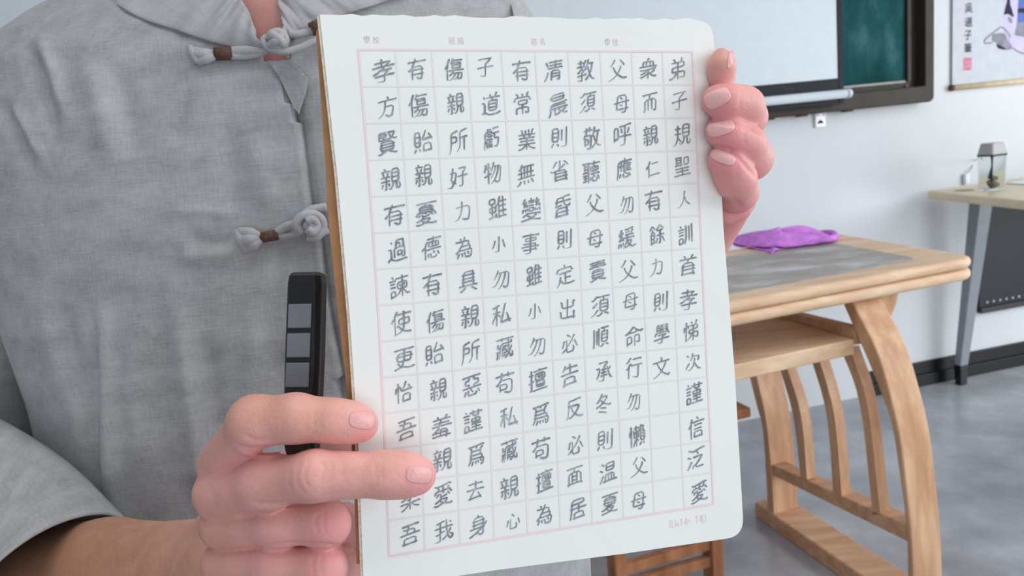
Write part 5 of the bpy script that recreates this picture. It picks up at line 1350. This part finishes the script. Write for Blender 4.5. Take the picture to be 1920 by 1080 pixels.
# ---- stand-up collar, two leaves that part at the throat
def collar_leaf(base, top, d0, d1, name='collar'):
    base = crom(base, 8); top = crom(top, 8); n = len(base)
    bd = np.array([front_pt(q[0], q[1], 0, 30)[2] for q in base])-0.0022
    bd = np.convolve(np.pad(bd, 6, 'edge'), np.ones(13)/13, 'valid')
    rows = 9; v = []; uvp = []
    rs = np.random.RandomState(len(base))
    wob = np.cumsum(rs.normal(0, .0006, n)); wob -= np.linspace(0, wob[-1], n)
    for i in range(rows+1):
        t = i/rows
        for k in range(n):
            q = base[k]*(1-t)+top[k]*t
            s = k/(n-1)
            dep = bd[k]*(1-t)+(d1[0]+(d1[1]-d1[0])*s)*t
            dep += 0.004*math.sin(math.pi*t)*-1+wob[k]*(0.4+t)*2+0.0012*math.sin(k*0.9+3*t)
            v.append(P3(q[0], q[1], dep)); uvp.append((s*.14, t*.05))
    f = [(i*n+k, i*n+k+1, (i+1)*n+k+1, (i+1)*n+k) for i in range(rows) for k in range(n-1)]
    o = mesh_obj(name, [W(p) for p in v], f, M['linen_pale'], shirt, True); uv_from(o, uvp, 1)
    m = o.modifiers.new('cloth', 'SOLIDIFY'); m.thickness = 0.0028; m.offset = 0
    s_ = o.modifiers.new('round', 'SUBSURF'); s_.levels = 1; s_.render_levels = 2
    return o
zb = lambda x, y: front_pt(x, y)[2]
collar_leaf([(150, -42), (205, 0), (262, 34), (330, 57), (385, 76), (440, 90), (503, 99)],
            [(265, -110), (330, -80), (385, -58), (425, -36), (448, -8), (468, 26), (482, 76)],
            (zb(205, 12)+.004, zb(490, 110)-.004), (.60, .553))
collar_leaf([(538, 112), (541, 82), (560, 62), (600, 46), (660, 24), (760, -10), (840, -50)],
            [(536, 70), (529, 36), (520, 2), (526, -28), (560, -60), (620, -90), (700, -120)],
            (zb(540, 118)-.003, zb(760, 10)+.006), (.553, .61))
# ---- turned-over flap of the closed side under the first knot
fp = [(500, 113), (522, 114), (545, 116), (562, 130), (578, 148), (572, 178), (560, 214), (548, 198), (538, 172), (520, 140)]
b = MB(); b.prism([W(front_pt(x, y, .004+.003*(x > 540))) for x, y in fp], W(P3(960, 540, .5))-W(P3(960, 540, .4985)))
o = b.build('front_flap', M['linen'], shirt); uv_from(o, [(v.co[0], v.co[2]) for v in o.data.vertices], 1.0); bevel(o, .0006)

# ---- knotted buttons: stub, brown binding, cord, ball knot and loop
def frog(parts, mats):
    b = MB()
    for kind, pts, r, m in parts:
        b.tube([W(p) for p in crom(pts, 6)] if len(pts) > 2 else [W(p) for p in pts], r if not hasattr(r, '__len__') else list(np.interp(np.linspace(0, 1, (len(pts)-1)*6+1 if len(pts) > 2 else 2), np.linspace(0, 1, len(r)), r)), 12, m)
    o = b.build('knotted_button', None, shirt, True, mats=mats)
    uv_from(o, [(v.co[0], v.co[2]) for v in o.data.vertices], 1.0)
    return o
def F_(x, y, l): return front_pt(x, y, l)
px = .57/FPX
frog([('stub', [F_(364, 103, .005), F_(382, 103, .007), F_(402, 102, .006)], [9*px, 10*px, 8*px], 0), ('stub', [F_(356, 88, .004), F_(362, 100, .006), F_(372, 118, .005)], [6*px, 8*px, 7*px], 0), ('stub', [F_(358, 92, .005), F_(385, 100, .007), F_(404, 102, .006)], [5*px, 9*px, 8*px], 0), ('stub', [F_(370, 117, .005), F_(388, 110, .007), F_(404, 103, .006)], [6*px, 9*px, 8*px], 0),
      ('band', [F_(402, 101, .006), F_(436, 100, .006)], 11.5*px, 1),
      ('cord', [F_(434, 98, .006), F_(462, 96, .007), F_(490, 97, .008), F_(504, 94, .012)], [10*px, 10*px, 7*px, 6*px], 0), ('cord', [F_(434, 104, .006), F_(462, 106, .006), F_(494, 101, .008)], [8*px, 6*px, 5*px], 0),
      ('loop', [F_(606, 60, .010), F_(588, 76, .012), F_(560, 90, .014), F_(530, 97, .016), F_(506, 92, .016), F_(494, 78, .016), F_(500, 68, .016)], 6.2*px, 0),
      ('loop', [F_(604, 52, .010), F_(585, 58, .012), F_(560, 64, .014), F_(540, 62, .016)], 7.5*px, 0),
      ('band', [F_(584, 56, .014), F_(606, 46, .014)], 13*px, 1),
      ('knot', [F_(504, 74, .016), F_(512, 62, .019), F_(528, 62, .019), F_(534, 76, .019), F_(522, 86, .018), F_(508, 82, .018)], 8*px, 0),
      ('knot', [F_(508, 64, .020), F_(520, 72, .023), F_(532, 84, .019)], 8.5*px, 0), ('knot', [F_(532, 64, .020), F_(518, 76, .023), F_(506, 86, .018)], 7*px, 0), ('knot', [F_(505, 74, .014), F_(512, 74, .016), F_(519, 74, .017), F_(526, 74, .016), F_(533, 74, .014)], [2*px, 11*px, 13*px, 11*px, 2*px], 0)],
     [M['linen_pale'], M['brown_thread']])
frog([('stub', [F_(454, 452, .005), F_(470, 449, .008), F_(486, 446, .006)], [12*px, 14*px, 9*px], 0), ('stub', [F_(446, 432, .005), F_(452, 450, .007), F_(464, 472, .005)], [7*px, 10*px, 8*px], 0), ('stub', [F_(448, 434, .005), F_(470, 438, .008), F_(488, 445, .006)], [8*px, 11*px, 8*px], 0), ('stub', [F_(464, 468, .005), F_(476, 458, .008), F_(488, 448, .006)], [8*px, 11*px, 8*px], 0),
      ('band', [F_(486, 446, .006), F_(522, 440, .006)], 10*px, 1),
      ('cord', [F_(520, 436, .006), F_(540, 424, .008), F_(560, 420, .010)], [9*px, 9*px, 8*px], 0), ('cord', [F_(520, 443, .006), F_(542, 442, .007), F_(562, 436, .010)], [7*px, 7*px, 7*px], 0),
      ('cord', [F_(562, 408, .010), F_(582, 394, .009), F_(612, 388, .006)], [6*px, 8*px, 8*px], 0), ('cord', [F_(596, 440, .009), F_(614, 432, .006)], 7*px, 0),
      ('knot', [F_(566, 438, .012), F_(556, 422, .014), F_(566, 406, .015), F_(586, 402, .015), F_(602, 412, .014), F_(604, 430, .013), F_(592, 444, .013), F_(574, 444, .012)], 9*px, 0),
      ('knot', [F_(574, 416, .019), F_(586, 412, .021), F_(594, 424, .020), F_(586, 436, .019), F_(576, 430, .020)], 8*px, 0), ('knot', [F_(566, 424, .012), F_(574, 424, .014), F_(582, 424, .015), F_(590, 424, .014), F_(598, 424, .012)], [2*px, 12*px, 15*px, 12*px, 2*px], 0)],
     [M['linen_pale'], M['brown_thread']])

# ---- trousers and shoes, below the picture
hipc = W(P3(660, 1560, .742))
fdir = (FWC @ CAM); fdir[2] = 0; fdir /= np.linalg.norm(fdir); rdir = np.array([-fdir[1], fdir[0], 0])
if rdir[0] < 0: rdir = -rdir
hz = hipc[2]
b = MB()
for s in (-1, 1):
    q = hipc+rdir*0.085*s; q[2] = 0
    loft([[q+np.array([0, 0, z])+rdir*math.cos(a)*r+fdir*math.sin(a)*r*1.1+rdir*(-0.02*s)*(z/hz) for a in np.linspace(0, 2*math.pi, 24, endpoint=False)]
          for z, r in [(0.05, .070), (0.25, .072), (0.42, .078), (hz-0.12, .096), (hz-0.02, .100)]], b)
rings = [[hipc*[1, 1, 0]+UP*z+rdir*math.cos(a)*w+fdir*math.sin(a)*d_ for a in np.linspace(0, 2*math.pi, 32, endpoint=False)] for z, w, d_ in [(hz-0.10, .14, .10), (hz-0.02, .178, .115), (hz+0.08, .172, .112)]]
loft(rings, b)
b.build('trousers', M['trousers'], PERSON, True)
for s in (-1, 1):
    q = hipc+rdir*0.085*s; q[2] = 0
    b = MB()
    loft([[q+fdir*y+rdir*x*w+UP*(z*h+0.002) for x, z in [(-1, 0), (1, 0), (1, .55), (.6, 1), (-.6, 1), (-1, .55)]] for y, w, h in [(-.075, .026, .05), (-.05, .036, .075), (.0, .038, .08), (.06, .042, .055), (.12, .042, .042), (.16, .022, .03)]], b)
    bevel(b.build('shoe', M['shoe'], PERSON, True), .006)
settle(PERSON)
bpy.context.view_layer.update()
for p in (body, shirt):
    for c in p.children: c.matrix_parent_inverse = p.matrix_world.inverted()

# ------------------------------------------------------------------ clicker between the fingers
CKT, CKB = P3(578, 512, .404), P3(567, 862, .392)
ax = CKB-CKT; LK = np.linalg.norm(ax); ax /= LK
cn = np.array([-0.16, -0.04, -1.0]); cn -= ax*(cn @ ax); cn /= np.linalg.norm(cn); cx = np.cross(ax, cn)
if cx[0] < 0: cx = -cx
root = thing('presentation_clicker', W(CKB), 'black presentation clicker with three grey buttons held behind the fingers at the left', 'remote control')
wk, tk = 0.0092, 0.0060
def ckp(a, s, n_): return W(CKT+ax*a+cx*s+cn*n_)
b = MB(); sect = [(-1, -.55), (-.75, -1), (.75, -1), (1, -.55), (1, .5), (.70, 1), (-.86, 1), (-1, .7)]
loft([[ckp(a, x*wk*k, z*tk*k2) for x, z in sect] for a, k, k2 in [(0, .84, .75), (.002, .95, .95), (.006, 1, 1), (LK*.45, 1.02, 1), (LK*.8, .96, 1), (LK-.006, .86, .95), (LK-.001, .72, .8)]], b)
bevel(b.build('housing', M['black_plastic'], root), .0008, 2)
for k in range(3):
    a0 = 0.0168+k*0.0150
    b = MB(); b.box(ckp(a0, -wk*.80-k*.0001, tk*1.0-.0003), W(P3(960, 540, 1)+ax*.0124)-W(P3(960, 540, 1)), W(P3(960, 540, 1)+cx*.0125)-W(P3(960, 540, 1)), W(P3(960, 540, 1)+cn*.0011)-W(P3(960, 540, 1)))
    o = b.build('button', M['button_grey'], root); bevel(o, .0009, 3)
settle(root)
